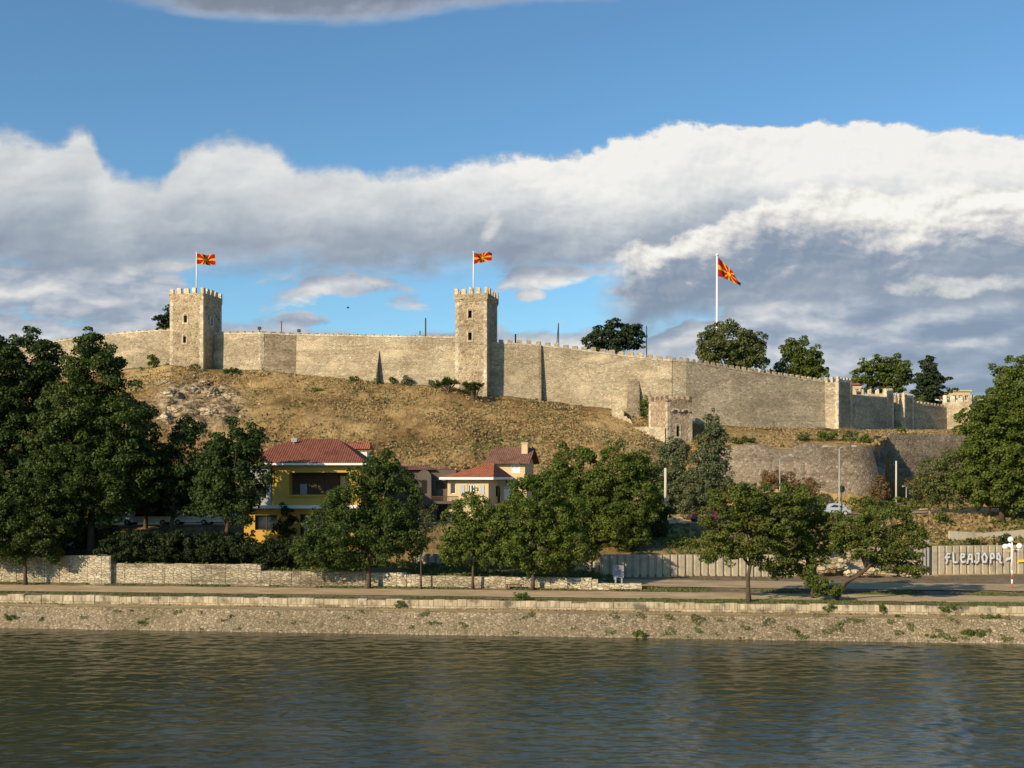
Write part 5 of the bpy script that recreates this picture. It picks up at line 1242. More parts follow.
# old dark house with arched bay
Yo = 131.5; zo = 7.4; X0, X1 = PX(384, Yo), PX(456, Yo)
h = thing('old_house', 'old weathered house with an arched bay and a long balcony in shade', 'house', (X0, Yo, zo)); o = (X0, Yo); W_ = X1 - X0
U = lambda px: PX(px, Yo) - X0
m = MB(); facade(m, o, e, n, zo, ZZ(470, Yo), W_, [(U(399), U(407), ZZ(487, Yo), ZZ(474, Yo), .4), (U(436), U(449), ZZ(489, Yo), ZZ(481, Yo), .5), (U(437), U(449), ZZ(522, Yo), ZZ(506, Yo), .6)])
facade(m, (X1, Yo), (0, 1), (-1, 0), zo, ZZ(470, Yo), 7); facade(m, (X1, Yo + 7), (-1, 0), (0, -1), zo, ZZ(470, Yo), W_); facade(m, (X0, Yo + 7), (0, -1), (1, 0), zo, ZZ(470, Yo), 7); m.build('wall', M['brownrender'], h, merge=True)
for a, b, za, zb in ((399, 407, 487, 474), (436, 449, 489, 481), (437, 449, 522, 506)): window_part(h, o, e, n, U(a), U(b), ZZ(za, Yo), ZZ(zb, Yo), .36, 2, 'wood')
m = MB(); bay = [(U(418), ZZ(520, Yo))]; c = U(425); r = U(432) - c; zc = ZZ(477, Yo)
pts = [(U(418), ZZ(505, Yo)), (U(432), ZZ(505, Yo))] + [(c + r * math.cos(t), zc + r * math.sin(t)) for t in [math.pi * k / 10 for k in range(11)]]
P3 = [(X0 + u, Yo - 1.3, z) for u, z in pts]; Q3 = [(X0 + u, Yo + .2, z) for u, z in pts]
m.quad(*P3); m.quad(*Q3[::-1])
for k in range(len(pts)): j = (k + 1) % len(pts); m.quad(P3[k], Q3[k], Q3[j], P3[j])
by = m.build('arched_bay', M['brownrender'], h)
m = MB(); m.box(X0 + U(422.5), X0 + U(427.5), Yo - 1.34, Yo - 1.305, ZZ(493, Yo), ZZ(480, Yo)); m.build('window', M['void'], by)
m = MB(); m.box(X0 + U(432.5), X0 + U(459), Yo - 1.5, Yo - .01, ZZ(503.5, Yo), ZZ(501, Yo)); bb = m.build('balcony', M['brownrender'], h)
m = MB(); zt = ZZ(496, Yo); m.box(X0 + U(432.5), X0 + U(459), Yo - 1.5, Yo - 1.42, zt - .08, zt)
for k in range(20):
    u = U(432.8) + (U(458.6) - U(432.8)) * k / 19; m.box(X0 + u - .03, X0 + u + .03, Yo - 1.48, Yo - 1.43, ZZ(501, Yo) + .003, zt - .083)
m.build('railing', M['wood'], bb)
for u in (U(434), U(457)):
    m = MB(); m.box(X0 + u - .1, X0 + u + .1, Yo - 1.45, Yo - 1.25, zo, ZZ(503.5, Yo) - .004); m.build('post', M['wood'], bb)
m = MB(); hip_roof(m, X0, PX(432, Yo), Yo, Yo + 7, ZZ(470, Yo) + .03, ZZ(465.5, Yo + 3.5), .5, (PX(396, Yo), PX(424, Yo))); m.build('roof', M['roof_old'], h)
m = MB(); hip_roof(m, PX(437, Yo), X1 - .6, Yo + .6, Yo + 7, ZZ(470, Yo) + .03, ZZ(468, Yo + 3), .4); m.build('roof', M['roof_old'], h)

# cream house: turned so that the corner shows
def turned_house(name, label, px0, px1, Y, ang, depth, zb, ye, yr, mat, roof_mat, over=.7, ridge='hip'):
    a = Vector((PX(px0, Y), Y)); e_ = Vector((math.cos(ang), math.sin(ang)))
    k = (px1 - CX) / F; w = (k * a.y - a.x) / (e_.x - k * e_.y); n_ = Vector((-e_.y, e_.x))
    h = thing(name, label, 'house', (a.x, a.y, zb)); return h, a, e_, n_, w
Yc = 131.0
h, a, e_, n_, w = turned_house('cream_house', 'cream house with a red hipped roof, a white window and blue shutters', 447.5, 488.5, Yc, rad(-13), 8, 7.5, 0, 0, None, None)
ze = ZZ(478, Yc - .6); D_ = 8.5; m = MB(); uw = lambda px: ((px - CX) / F * a.y - a.x) / (e_.x - (px - CX) / F * e_.y)
facade(m, a, e_, n_, 7.5, ze, w, [(uw(467.5), uw(476.5), ZZ(493.5, Yc), ZZ(484, Yc), .3), (uw(450.5), uw(455.5), ZZ(494, Yc), ZZ(483, Yc), .3)])
B = a + e_ * w; facade(m, B, n_, -e_, 7.5, ze, D_, [(3.5, 5, ZZ(497, Yc), ZZ(486, Yc), .3)]); facade(m, B + n_ * D_, -e_, -n_, 7.5, ze, w); facade(m, a + n_ * D_, -n_, e_, 7.5, ze, D_); m.build('wall', M['cream'], h, merge=True)
window_part(h, a, e_, n_, uw(467.5), uw(476.5), ZZ(493.5, Yc), ZZ(484, Yc), .22, 2, 'white', t=.13); window_part(h, a, e_, n_, uw(450.5), uw(455.5), ZZ(494, Yc), ZZ(483, Yc), .28, 0, 'white'); window_part(h, B, n_, -e_, 3.5, 5, ZZ(497, Yc), ZZ(486, Yc), .28, 1, 'wood')
for p0, p1 in ((460, 464.5), (480, 484.5)):
    m = MB(); m.obox(a, e_, n_, uw(p0), uw(p1), -.06, -.006, ZZ(494, Yc), ZZ(485, Yc)); m.build('shutter', M['shutter'], h)
def roof_frame(m, a, e_, n_, w, D_, z0, z1, over, hip=True, ra=None, rb=None):
    f = lambda u, d, z: (a.x + e_.x * u + n_.x * d, a.y + e_.y * u + n_.y * d, z); md = D_ / 2; hy = md + over
    ra = ra if ra is not None else (-over + hy if hip else -over); rb = rb if rb is not None else (w + over - hy if hip else w + over)
    L = math.hypot(hy, z1 - z0); A_, B_, C_, D2 = f(-over, -over, z0), f(w + over, -over, z0), f(w + over, D_ + over, z0), f(-over, D_ + over, z0); r, s = f(ra, md, z1), f(rb, md, z1)
    m.quad(A_, B_, s, r, uvs=[(0, 0), (w + 2 * over, 0), (rb + over, L), (ra + over, L)]); m.quad(C_, D2, r, s, uvs=[(w, 0), (0, 0), (ra, L), (rb, L)])
    m.quad(B_, C_, s, uvs=[(0, 0), (2 * hy, 0), (hy, L)]); m.quad(D2, A_, r, uvs=[(2 * hy, 0), (0, 0), (hy, L)]); m.quad(D2, C_, B_, A_)
m = MB(); roof_frame(m, a, e_, n_, w, D_, ze + .1, ZZ(463.5, Yc + 3.5), .75, True, ra=w * .78, rb=w * .92); rf = m.build('roof', M['roof_bright'], h)
m = MB(); m.obox(a, e_, n_, -.77, w + .77, -.80, -.64, ze - .18, ze + .09); m.obox(B, n_, -e_, -.63, D_ + .7, -.80, -.64, ze - .18, ze + .09); m.build('fascia', M['white'], rf)
# small annex with a white window
m = MB(); an = Vector((PX(500, 134), 134)); m.obox(an, e_, n_, 0, 3.2, 0, 3, 7.5, ZZ(486, 134)); an_ = m.build('annex', M['cream'], h)
m = MB(); m.obox(an, e_, n_, .5, 1.5, -.05, -.004, ZZ(500, 134), ZZ(489, 134)); m.build('window', M['white'], an_)

# upper gabled house
Yu = 139.0
h, a, e_, n_, w = turned_house('gabled_house', 'small cream gabled house with a chimney above the cream hipped house', 493, 525, Yu, rad(-10), 7, 9.0, 0, 0, None, None)
ze = ZZ(461, Yu); zr = ZZ(449.5, Yu + 3.5); D_ = 6.5; m = MB(); uw = lambda px: ((px - CX) / F * a.y - a.x) / (e_.x - (px - CX) / F * e_.y)
facade(m, a, e_, n_, 9, ze, w, [(uw(511), uw(520), ZZ(473, Yu), ZZ(463, Yu), .15)]); B = a + e_ * w; facade(m, B, n_, -e_, 9, ze, D_); facade(m, B + n_ * D_, -e_, -n_, 9, ze, w); facade(m, a + n_ * D_, -n_, e_, 9, ze, D_)
for q in (a, B):
    p0, p1, p2 = (q.x, q.y, ze), (q.x + n_.x * D_, q.y + n_.y * D_, ze), (q.x + n_.x * D_ / 2, q.y + n_.y * D_ / 2, zr - .1)
    m.quad(p0, p1, p2) if q is B else m.quad(p1, p0, p2)
m.build('wall', M['cream'], h)
fo = window_part(h, a, e_, n_, uw(511), uw(520), ZZ(473, Yu), ZZ(463, Yu), .13, 1, 'white', glass='white')
m = MB(); f = lambda u, d, z: (a.x + e_.x * u + n_.x * d, a.y + e_.y * u + n_.y * d, z); ov = .7; hy = D_ / 2 + ov; sl = (zr - ze) / (D_ / 2); zl = ze - sl * ov
for s_ in (0, 1):
    d0 = -ov if s_ == 0 else D_ + ov; L = math.hypot(hy, zr - zl)
    p = [f(-ov, d0, zl), f(w + ov, d0, zl), f(w + ov, D_ / 2, zr), f(-ov, D_ / 2, zr)]; q = [(x_, y_, z_ + .18) for x_, y_, z_ in p]
    us = [(0, 0), (w + 2 * ov, 0), (w + 2 * ov, L), (0, L)]
    if s_: p.reverse(); q.reverse(); us.reverse()
    m.quad(*q, uvs=us); m.quad(*p[::-1])
    for k in range(4): j = (k + 1) % 4; m.quad(p[k], p[j], q[j], q[k])
rf = m.build('roof', M['roof_old'], h)
m = MB(); c0 = (a.x + e_.x * (w - .7), a.y + e_.y * (w - .7)); m.obox(c0, e_, n_, 0, .75, 1.6, 2.3, zr - 1.3, zr + .65); m.obox(c0, e_, n_, -.08, .83, 1.52, 2.38, zr + .65, zr + .8); m.build('chimney', M['cream'], rf)

# far buildings on the right skyline
def far_house(name, label, px0, px1, Y, ye, yr, wall, roof, depth=8, flat=False, zb=20, nwin=2, floors=1):
    xa, xb = PX(px0, Y), PX(px1, Y); h = thing(name, label, 'building', (xa, Y, zb), 'buildings beyond the fortress wall'); ze = ZZ(ye, Y); m = MB(); w = xb - xa
    ops = []
    for fl_ in range(floors):
        for k in range(nwin):
            u = w * (k + .5) / nwin; zc = ze - 1.5 - fl_ * 2.8; ops.append((u - .5, u + .5, zc - .65, zc + .65, .25))
    facade(m, (xa, Y), (1, 0), (0, 1), zb, ze, w, ops); facade(m, (xb, Y), (0, 1), (-1, 0), zb, ze, depth); facade(m, (xb, Y + depth), (-1, 0), (0, -1), zb, ze, w); facade(m, (xa, Y + depth), (0, -1), (1, 0), zb, ze, depth)
    m.build('wall', M[wall], h, merge=True)
    for u0, u1, za, zb_, d in ops: window_part(h, (xa, Y), (1, 0), (0, 1), u0, u1, za, zb_, .22, 1)
    m = MB()
    if flat: m.box(xa - .3, xb + .3, Y - .3, Y + depth + .3, ze + .005, ze + .35)
    else: hip_roof(m, xa, xb, Y, Y + depth, ze + .02, ZZ(yr, Y + depth / 2), .4)
    m.build('roof', M[roof], h); return h
far_house('red_roof_house', 'red roofed house showing between the corner tower and the slim tower', 842, 862, 262, 385, 377.5, 'cream', 'roof_bright', zb=22)
far_house('tan_building', 'tan stone building with pink window bays above the pale end tower', 952, 970, 275, 391.5, 388, 'cream', 'cream', flat=True, zb=22, nwin=3, floors=2)
far_house('pale_building', 'pale blue and white house glimpsed under the dark conifer', 932, 944, 262, 401, 398, 'shutter', 'white', flat=True, zb=22, nwin=2)
far_house('pale_building', 'white house with dark windows right of the pale blue house', 945, 957, 268, 399, 396, 'white', 'roof_old', zb=22, nwin=2)
far_house('flat_building', 'long flat topped beige building partly behind the big green tree', 969, 1012, 285, 398, 397, 'cream', 'cream', flat=True, zb=22, nwin=6)

# ------------------------------------------------------------------ flags and poles
def flag_set(px, ytop, Y, zb, w, h, label_pole, label_flag, droop=0.0, seed=0, taper=.0, tilt=0.0, r=.09):
    x, zt = PX(px, Y), ZZ(ytop, Y); root = thing('flagpole', label_pole, 'flagpole', (x, Y, zb), 'white flagpoles of the fortress')
    m = MB(); m.tube([(x, Y, zb - .3), (x, Y, (zb + zt) / 2), (x, Y, zt)], [r * 1.3, r * 1.1, r * .8], 10); m.build('pole', M['flagpole'], root, smooth=True)
    m = MB(); m.ball((x, Y, zt + r), r * 1.5); m.build('finial', M['flagpole'], root, smooth=True)
    m = MB(); nu, nv = 28, 14; G_ = []
    for i in range(nu + 1):
        t = i / nu; row = []
        for j in range(nv + 1):
            s = j / nv; hh = h * (1 - taper * t)
            yy = .16 * w * t ** .6 * math.sin(t * 9 + s * 1.6 + seed) + .07 * w * math.sin(t * 17 + s * 4 + seed * 2) * t
            xx = w * t * (1 - .10 * math.sin(t * 3)) * (1 - max(0, droop) * .05 * t)
            zz = zt - .15 - hh * (1 - s) - droop * w * t ** 1.1 - tilt * w * t + .03 * h * math.sin(t * 8 + seed)
            row.append((x + r + xx, Y + yy, zz, t, s))
        G_.append(row)
    for i in range(nu):
        for j in range(nv):
            q = [G_[i][j], G_[i + 1][j], G_[i + 1][j + 1], G_[i][j + 1]]; m.quad(*[p[:3] for p in q], uvs=[p[3:] for p in q])
    o = m.build('flag', M['flag'], merge=True, smooth=True); tag(o, label_flag, 'flag', 'red and yellow sun ray flags'); return root
flag_set(196.5, 253, 196.0, ZZ(294.5, 193) + .02, 3.3, 1.75, 'white flagpole on the tower above the rocky outcrop', 'red and yellow sun flag streaming above the rocky outcrop tower', .02, 1, .0, .04)
flag_set(473.5, 252.5, 188.5, ZZ(294.5, 185.2) + .02, 3.0, 1.75, 'white flagpole on the tallest tower with the yuccas', 'red and yellow sun flag flying from the tallest tower', -.02, 2.4, .25, -.03)
flag_set(717, 256, 214, gz(717, 214), 4.7, 3.6, 'tallest white flagpole rising behind the olive green tree', 'large red and yellow sun flag drooping diagonally from the tallest flagpole', 1.02, 4.0, .78, .0, r=.2)

# ------------------------------------------------------------------ thin masts on the wall
MA = 'thin dark masts behind the castle battlements'
def mast(px, y0, y1, dY, label, r=.09, brace=False, head=None):
    Y = knots(px)[13][0] + dY; x, z1 = PX(px, Y), ZZ(y0, Y); z0 = gz(px, Y)
    root = thing('mast', label, 'mast', (x, Y, z0), MA); m = MB(); m.tube([(x, Y, z0 - .3), (x, Y, z1)], [r, r * .8], 8); m.build('pole', M['dark_metal'], root)
    if brace: b = MB(); b.tube([(x - .75, Y, z0 - .3), (x - .75, Y, z0 + 2), (x - .05, Y, z1 - .4)], [r * .7, r * .7, r * .6], 6); b.build('brace', M['dark_metal'], root)
    if head: b = MB(); b.box(x - .28, x + .28, Y - .2, Y + .2, z1 - .1, z1 + .38); b.build('lamp_head', M['dark_metal'], root)
mast(259.5, 329, 0, 4, 'short floodlight mast just past the first flag tower', .07, head=True)
mast(281.5, 321, 0, 5, 'plain thin mast above the darker bay of wall', .1)
mast(299, 331.5, 0, 4, 'tiny stub mast at the end of the darker bay', .07, head=True)
mast(420, 331, 0, 5, 'short stub mast beside the tall mast near the central tower', .12)
mast(425.6, 318, 0, 6, 'tall mast nearest to the central tower', .15)
mast(515.5, 334, 0, 5, 'thick short mast past the central tower', .16)
mast(558.5, 323, 0, 6, 'braced double mast left of the umbrella shaped tree', .11, brace=True)
mast(646.5, 326, 0, 8, 'thin mast right of the umbrella shaped tree', .11)
mast(774, 421, 0, -3, 'thin rusty post on the grass above the retaining wall', .06)

# ------------------------------------------------------------------ street furniture
def street_lamp(px, ytop, Y, arms, label, r=.09, mat='metal'):
    x, z0, z1 = PX(px, Y), gz(px, Y), ZZ(ytop, Y); root = thing('street_lamp', label, 'street lamp', (x, Y, z0), 'street lamps on the hill road')
    m = MB(); m.tube([(x, Y, z0 - .3), (x, Y, z0 + 1), (x, Y, z1)], [r * 1.35, r * 1.2, r * .75], 10); m.build('pole', M[mat], root, smooth=True)
    for L, up in arms:
        a = MB(); a.tube([(x, Y, z1 - .05), (x + L * .3, Y, z1 + up * .7), (x + L * .8, Y, z1 + up)], [r * .7, r * .55, r * .5], 8); a.build('arm', M[mat], root, smooth=True)
        hd = MB(); s = 1 if L > 0 else -1; x0 = x + L * .78; x1 = x + L * 1.12
        hd.hexa([(min(x0, x1), Y - .16, z1 + up - .10), (max(x0, x1), Y - .16, z1 + up - .10), (max(x0, x1), Y + .16, z1 + up - .10), (min(x0, x1), Y + .16, z1 + up - .10)],
                [(min(x0, x1) + .08, Y - .09, z1 + up + .09), (max(x0, x1) - .08, Y - .09, z1 + up + .09), (max(x0, x1) - .08, Y + .09, z1 + up + .09), (min(x0, x1) + .08, Y + .09, z1 + up + .09)])
        hd.build('lamp_head', M['metal'], root)
street_lamp(839.3, 448, 132.6, [(-1.75, .22), (1.75, .25)], 'tall street lamp with two arms in front of the curved retaining wall', .075)
street_lamp(779.8, 459, 135.5, [(1.3, .5)], 'single arm street lamp among the dry shrubs', .06)
street_lamp(906.3, 487, 131.6, [(-.42, .12)], 'short street lamp with one small head beside the wooden pole', .06)
def pole(px, y0, y1, Y, mat, label, r=.14, foot=None, cat='pole', group='utility poles', name='utility_pole'):
    x, z1, z0 = PX(px, Y), ZZ(y0, Y), gz(px, Y); root = thing(name, label, cat, (x, Y, z0), group)
    m = MB(); m.tube([(x, Y, z0 + (1.0 if foot else -.3)), (x, Y, z1)], [r, r * .85], 10); m.build('shaft', M[mat], root, smooth=True)
    if foot: f_ = MB(); f_.tube([(x, Y, z0 - .3), (x, Y, z0 + .997)], r * 1.05, 10); f_.build('foot', M[foot], root, smooth=True)
pole(665.5, 468, 524, 128.3, 'pole', 'thick concrete pole with a dark foot before the grey green tree', .17, foot='dark_metal')
pole(896.2, 461, 508, 134.5, 'pole', 'pale wooden utility pole in front of the dark corner of the retaining wall', .11)
pole(500.3, 536, 577, 114.5, 'pole', 'grey pole between the smaller rounded tree and the forked tree', .12)
# traffic sign seen from behind
x, Y = PX(842.5, 132.9), 133.3; t = thing('road_sign', 'dark back of a round road sign beside the tall street lamp', 'road sign', (x, Y, gz(843, Y)))
m = MB(); m.tube([(x, Y, gz(843, Y) - .2), (x, Y, ZZ(484, Y))], .04, 8); m.build('post', M['dark_metal'], t)
m = MB(); zc = ZZ(489, Y); m.tube([(x, Y - .075, zc), (x, Y - .045, zc)], .42, 20); m.build('plate', M['dark_metal'], t)

# guard rail
gx = [(905, 131.0), (930, 131.4), (958, 131.8), (990, 132.1), (1030, 132.4), (1090, 133)]
t = thing('guard_rail', 'low wooden guard rail along the hill road below the big green tree', 'guard rail', (PX(905, 131), 131, gz(905, 131)))
m = MB()
for k, (px, Y) in enumerate(gx):
    q = MB(); x, z = PX(px, Y), gz(px, Y); q.box(x - .12, x + .12, Y - .1, Y + .1, z - .3, z + .75); q.build('post', M['cream'], t)
for (p0, Y0), (p1, Y1) in zip(gx, gx[1:]):
    a, b = Vector((PX(p0, Y0), Y0 - .16, gz(p0, Y0) + .62)), Vector((PX(p1, Y1), Y1 - .16, gz(p1, Y1) + .62)); m.tube([a, b], .10, 4)
m.build('rail', M['cream'], t)

# notice board
Y = Yv(618, 15.6); xb = PX(618.5, Y); zg = gz(618, Y); t = thing('notice_board', 'grey blue notice board on two legs behind the end of the pale wall', 'notice board', (xb, Y, zg))
m = MB(); m.box(xb - .42, xb + .42, Y - .05, Y + .05, ZZ(577, Y), ZZ(566, Y)); m.build('panel', M['board'], t)
m = MB(); frame_rect(m, (xb - .48, Y), (1, 0), (0, 1), 0, .96, ZZ(577.7, Y), ZZ(565.5, Y), .07, -.08, .08, 0); m.build('frame', M['metal'], t)
for s_ in (-.28, .30):
    m = MB(); m.box(xb + s_ - .07, xb + s_ + .07, Y - .04, Y + .06, zg - .2, ZZ(577.8, Y)); m.build('leg', M['metal'], t)
# lower sign box left on board (small white plate)
m = MB(); m.box(xb - .45, xb - .22, Y - .12, Y - .085, ZZ(579.5, Y), ZZ(576.5, Y)); m.build('plate', M['white'], t)

# bench
v = 13.75; ub = Uv(514, v); t = thing('bench', 'low dark bench against the pale block wall', 'bench', (*uv(ub, v), 2.38))
def ub_box(m, u0, u1, v0, v1, z0, z1):
    o_ = uv(ub, v); m.obox(o_, EU, EV, u0, u1, v0, v1, z0, z1)
m = MB()
for k in range(3): ub_box(m, -.85, .85, -.22 + k * .15, -.10 + k * .15, 2.83, 2.88)
m.build('seat', M['wood'], t)
for s_ in (-.65, .65):
    m = MB(); ub_box(m, s_ - .06, s_ + .06, -.2, .2, 2.36, 2.827); m.build('leg', M['wood'], t)

# globe lamp on the right
Y = Yv(1011, 18.5); x = PX(1012, Y); zg = gz(1012, Y); zT = ZZ(540, Y)
t = thing('globe_lamp', 'white post with four round globes and a red banded foot by the graffiti wall', 'street lamp', (x, Y, zg))
m = MB(); m.tube([(x, Y, zg + 1.75), (x, Y, zT)], [.09, .07], 10); m.build('pole', M['white'], t, smooth=True)
for k in range(4):
    m = MB(); m.tube([(x, Y, zg - .2 if k == 0 else zg + .44 * k), (x, Y, zg + .44 * (k + 1))], .075 + .004 * (k % 2), 10); m.build('band', M['red_paint' if k % 2 == 0 else 'white'], t, smooth=True)
zA = ZZ(546.5, Y)
for dx, dy, zz in ((-.62, 0, zA - .02), (.62, -.15, zA + .05), (.05, .6, zA), (-.12, 0, zT + .05)):
    m = MB(); m.ball((x + dx, Y + dy, zz), .27, 16, 10); gl = m.build('globe', M['globe'], t, smooth=True)
    if abs(dx) > .2 or dy: m = MB(); m.tube([(x, Y, zz - .33), (x + dx, Y + dy, zz - .33), (x + dx, Y + dy, zz - .2)], .035, 6); m.build('arm', M['white'], gl)
m = MB(); m.box(x - .5, x - .2, Y - .12, Y - .06, ZZ(552, Y), ZZ(549.5, Y)); m.build('plate', M['orange_paint'], t)
m = MB(); m.box(x + .2, x + .46, Y - .1, Y - .04, ZZ(552, Y), ZZ(548.5, Y)); m.build('bracket_box', M['dark_metal'], t)

# graffiti: bubble letters in relief of a paint coat on the ribbed wall
def graffiti():
    strokes = {  # strokes in a unit cell 0..1
     'f': [[(.85, .9), (.45, .95), (.30, .6), (.15, .55)], [(.30, .6), (.45, .25), (.30, .0)], [(.5, .55), (.8, .6)]],
     'L': [[(.25, 1), (.28, .35), (.30, .08), (.85, .12)]],
     'E': [[(.8, .85), (.35, .9), (.25, .45), (.45, .08), (.9, .15)], [(.3, .5), (.75, .62), (.8, .85)]],
     'A': [[(.15, .0), (.45, .85), (.8, .8), (.85, .05)], [(.3, .4), (.8, .4)]],
     'J': [[(.75, .95), (.7, .2), (.4, .02), (.15, .2)], [(.4, .9), (.75, .95)]],
     'O': [[(.5, .95), (.15, .6), (.3, .1), (.7, .1), (.85, .55), (.5, .95)]],
     'P': [[(.3, .0), (.35, .9), (.75, .9), (.8, .5), (.4, .45)]],
     'N': [[(.15, .85), (.4, .95), (.65, .6), (.6, .1), (.85, .0)], [(.2, .85), (.2, .4), (.45, .3)]]}
    word = 'fLEAJOPN'
    u0 = (PX(943, 119) - ga.x) / ge.x; u1 = (PX(1001.5, 119.8) - ga.x) / ge.x; cw = (u1 - u0) / len(word); zb, zt = ZZ(563, 119.3), ZZ(552.5, 119.3)
    for r, mat, off in ((.15, 'paint_dark', .19), (.085, 'paint_white', .215)):
        m = MB()
        for k, ch in enumerate(word):
            for st in strokes[ch]:
                pts = [(u0 + (k + .04 + .92 * p[0]) * cw, zb + p[1] * (zt - zb)) for p in st]
                fin = []
                for (a, b) in zip(pts, pts[1:]):
                    for i in range(5): fin.append((a[0] + (b[0] - a[0]) * i / 5, a[1] + (b[1] - a[1]) * i / 5))
                fin.append(pts[-1])
                for i in range(len(fin) - 1):
                    (ua, za), (ub_, zb_) = fin[i], fin[i + 1]; d = Vector((ub_ - ua, zb_ - za)).normalized(); s = Vector((-d.y, d.x)) * r; d *= r * .5
                    W3 = lambda u, z: (ga.x + ge.x * u + gn.x * (off + .001 * i), ga.y + ge.y * u + gn.y * (off + .001 * i), z)
                    m.quad(W3(ua - d.x - s.x, za - d.y - s.y), W3(ub_ + d.x - s.x, zb_ + d.y - s.y), W3(ub_ + d.x + s.x, zb_ + d.y + s.y), W3(ua - d.x + s.x, za - d.y + s.y))
        m.build('graffiti', M[mat], gw)
    def patch(px0, px1, y0, y1, mat, sk=.0):
        m = MB(); ua, ub_ = (PX(px0, 119.8) - ga.x) / ge.x, (PX(px1, 119.9) - ga.x) / ge.x; za, zb = ZZ(y1, 119.8), ZZ(y0, 119.8)
        W3 = lambda u, z: (ga.x + ge.x * u + gn.x * .2, ga.y + ge.y * u + gn.y * .2, z)
        m.quad(W3(ua, za), W3(ub_, za + sk), W3(ub_ + .2, zb), W3(ua + .15, zb - sk)); m.build('graffiti', M[mat], gw)
    patch(1004, 1009, 556, 561, 'paint_white', .2); patch(1005, 1011, 552, 562, 'paint_dark', .3) if False else None
    patch(1016, 1027, 559, 562.5, 'yellow_paint', .1)
graffiti()
# gap with grey gate posts at the end of the wall
t = thing('gate_posts', 'grey metal gate posts at the end of the graffiti wall', 'gate', (PX(924, 118.8), 118.8, 2.6))
for px in (921, 924.5, 928):
    m = MB(); x = PX(px, 118.6); m.box(x - .09, x + .09, 118.5, 118.7, 2.4, ZZ(540, 118.6)); m.build('post', M['metal'], t)
m = MB(); m.box(PX(921, 118.6) + .095, PX(924.5, 118.6) - .095, 118.56, 118.64, ZZ(543, 118.6), ZZ(541.5, 118.6)); m.build('rail', M['metal'], t)
# back wall above the graffiti wall
m = MB(); poly_wall(m, [(PX(950, 123.4), 123.4, ZZ(531, 123.4), 4), (PX(985, 124), 124, ZZ(533, 124), 4), (PX(1060, 125), 125, ZZ(527, 125), 4), (PX(1150, 126), 126, ZZ(526, 126), 4)], .4, .1)
solo('concrete_wall', m, M['concrete'], 'plain sunlit concrete wall on the bank above the graffiti wall', 'concrete wall', merge=True)
m = MB(); poly_wall(m, [(PX(652, 134.3), 134.3, ZZ(517.5, 134.3), 7), (PX(680, 134.6), 134.6, ZZ(516.5, 134.6), 7), (PX(712, 135.2), 135.2, ZZ(519, 135.2), 7)], .5, .2)
solo('stone_wall', m, M['low'], 'low sunlit stone wall at the road edge behind the concrete pole', 'stone wall', merge=True)

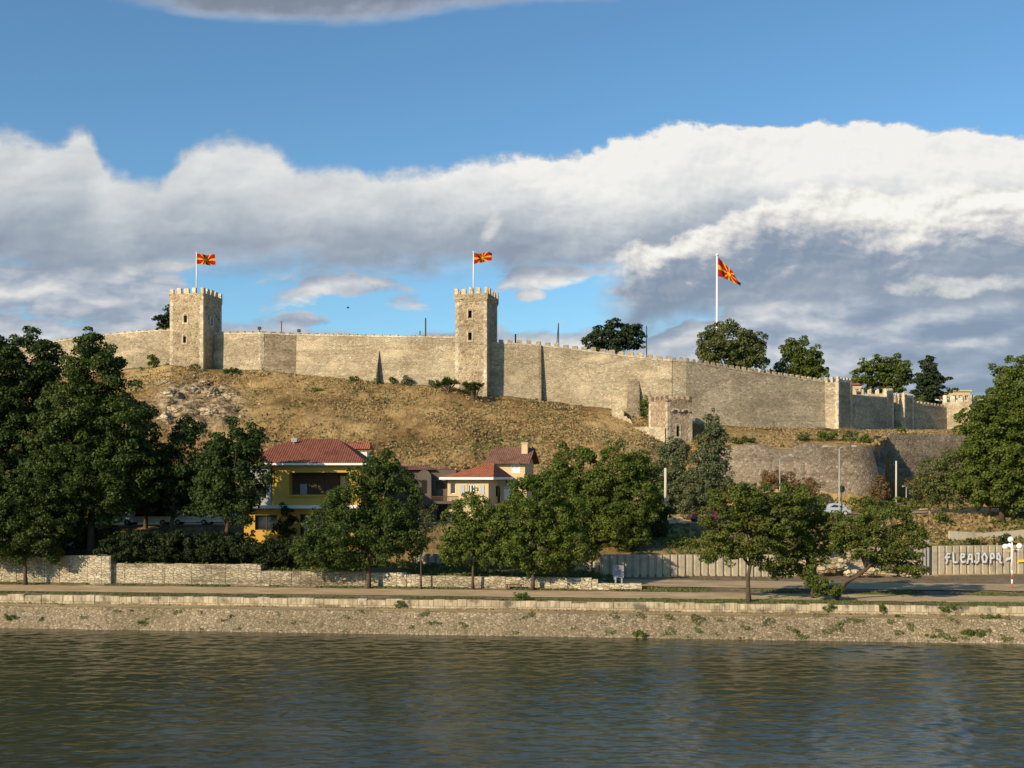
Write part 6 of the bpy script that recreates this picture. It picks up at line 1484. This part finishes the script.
# ------------------------------------------------------------------ vehicles
def car(px, Y, paint, label, L=4.2, van=False, rz=0.0, zoff=0.0):
    x, z = PX(px, Y), gz(px, Y) + .07 + zoff; root = thing('parked_van' if van else 'parked_car', label, 'van' if van else 'car', (0, 0, 0), 'vehicles parked on the hill road')
    H, w = (2.0, .95) if van else (1.45, .85)
    if van: prof = [(-L / 2, .35), (-L / 2 + .05, 1.0), (-L / 2 + .75, 1.15), (-L / 2 + 1.35, H - .08), (-L / 2 + 1.7, H), (L / 2 - .15, H), (L / 2, H - .2), (L / 2, .35)]
    else: prof = [(-L / 2, .35), (-L / 2 + .03, .72), (-L / 2 + 1.05, .90), (-L / 2 + 1.65, H - .07), (-L / 2 + 2.0, H), (L / 2 - 1.2, H - .03), (L / 2 - .35, .98), (L / 2, .92), (L / 2, .35)]
    bm = bmesh.new(); a = [bm.verts.new((u, -w, h)) for u, h in prof]; b = [bm.verts.new((u, w, h)) for u, h in prof]
    for i, (u, h) in enumerate(prof):
        if h > 1.0: a[i].co.y += .14; b[i].co.y -= .14
    bm.faces.new(a[::-1] if False else a); bm.faces.new(b[::-1])
    for i in range(len(prof)): j = (i + 1) % len(prof); bm.faces.new((a[j], a[i], b[i], b[j]))
    bmesh.ops.recalc_face_normals(bm, faces=bm.faces); bmesh.ops.bevel(bm, geom=list(bm.edges), offset=.05, segments=2, affect='EDGES')
    me = bpy.data.meshes.new('body'); bm.to_mesh(me); bm.free(); me.materials.append(M[paint]); o = bpy.data.objects.new('body', me); COL.objects.link(o); o.parent = root
    for s in (-1, 1):
        m = MB(); y = s * (w - .045)
        pr = [(-L / 2 + 1.25, .98), (-L / 2 + 1.72, H - .18), (L / 2 - (.3 if van else 1.25), H - .18), (L / 2 - (.3 if van else .6), 1.0)]
        q0 = [(u, y if h < 1.1 else s * (w - .125), h) for u, h in pr]; q1 = [(u, yy + s * .012, h) for (u, yy, h) in q0]
        m.quad(*(q1 if s < 0 else q1[::-1])); m.build('side_window', M['glass'], root)
        for u in (-L / 2 + .78, L / 2 - .8):
            m = MB(); m.tube([(u, s * (w - .2), .31), (u, s * (w + .012), .31)], .31, 18); wh = m.build('wheel', M['rubber'], root)
            m = MB(); m.tube([(u, s * (w - .0), .31), (u, s * (w + .03), .31)], .18, 14); m.build('rim', M['metal'], wh)
        m = MB(); m.box(-L / 2 - .012, -L / 2 + .1, s * .62 - .16, s * .62 + .16, .62, .76); m.build('headlight', M['globe'], root)
    m = MB(); dx = .02; m.quad((-L / 2 + 1.12 - dx, -.66, .97), (-L / 2 + (1.33 if van else 1.62) - dx, -.60, H - .16), (-L / 2 + (1.33 if van else 1.62) - dx, .60, H - .16), (-L / 2 + 1.12 - dx, .66, .97)); m.build('windscreen', M['glass'], root)
    root.location = (x, Y, z); root.rotation_euler = (0, 0, rz); return root
car(149, 128.2, 'car_white', 'long white van parked in the sun behind the big dark trees', 5.2, True)
car(193, 128.6, 'car_white', 'white car parked in the gap right of the white van', 4.5)
car(222, 128.9, 'car_white', 'white car nearest to the yellow house, half hidden by trunks', 4.2, rz=.1)
car(118, 128.0, 'car_pale', 'pale car behind the tall pointed tree at the end of the row', 4.2)
car(68, 118.2, 'car_pale', 'pale bluish car above the tall stone wall', 3.6, zoff=-.2)
car(833, 133.9, 'car_silver', 'silver car parked below the tall two armed street lamp', 4.2, rz=-.15)
car(704, 130.9, 'car_red', 'small dark red car half hidden behind the tree beside the concrete pole', 3.6, rz=.2)

# ------------------------------------------------------------------ bird in the sky
c = PT(348, 308, 130); t = thing('bird', 'tiny dark bird flying in the blue gap between the flag towers', 'bird', c)
m = MB(); m.ball(c, (.15, .06, .055), 10, 8)
for s in (-1, 1):
    w0, w1, w2 = Vector(c) + Vector((.03, s * .03, .03)), Vector(c) + Vector((.0, s * .24, .11)), Vector(c) + Vector((-.08, s * .48, .05))
    for a_, b_, ca, cb in ((w0, w1, .09, .08), (w1, w2, .08, .02)):
        m.hexa([a_ + Vector((-ca, 0, -.012)), a_ + Vector((ca, 0, -.012)), b_ + Vector((cb, 0, -.012)), b_ + Vector((-cb, 0, -.012))], [a_ + Vector((-ca, 0, .012)), a_ + Vector((ca, 0, .012)), b_ + Vector((cb, 0, .012)), b_ + Vector((-cb, 0, .012))])
m.build('body', M['bird'], t)

for o in list(S.objects):
    if o.parent is None and o.get('category') and not o.get('kind'): o['kind'] = 'thing'
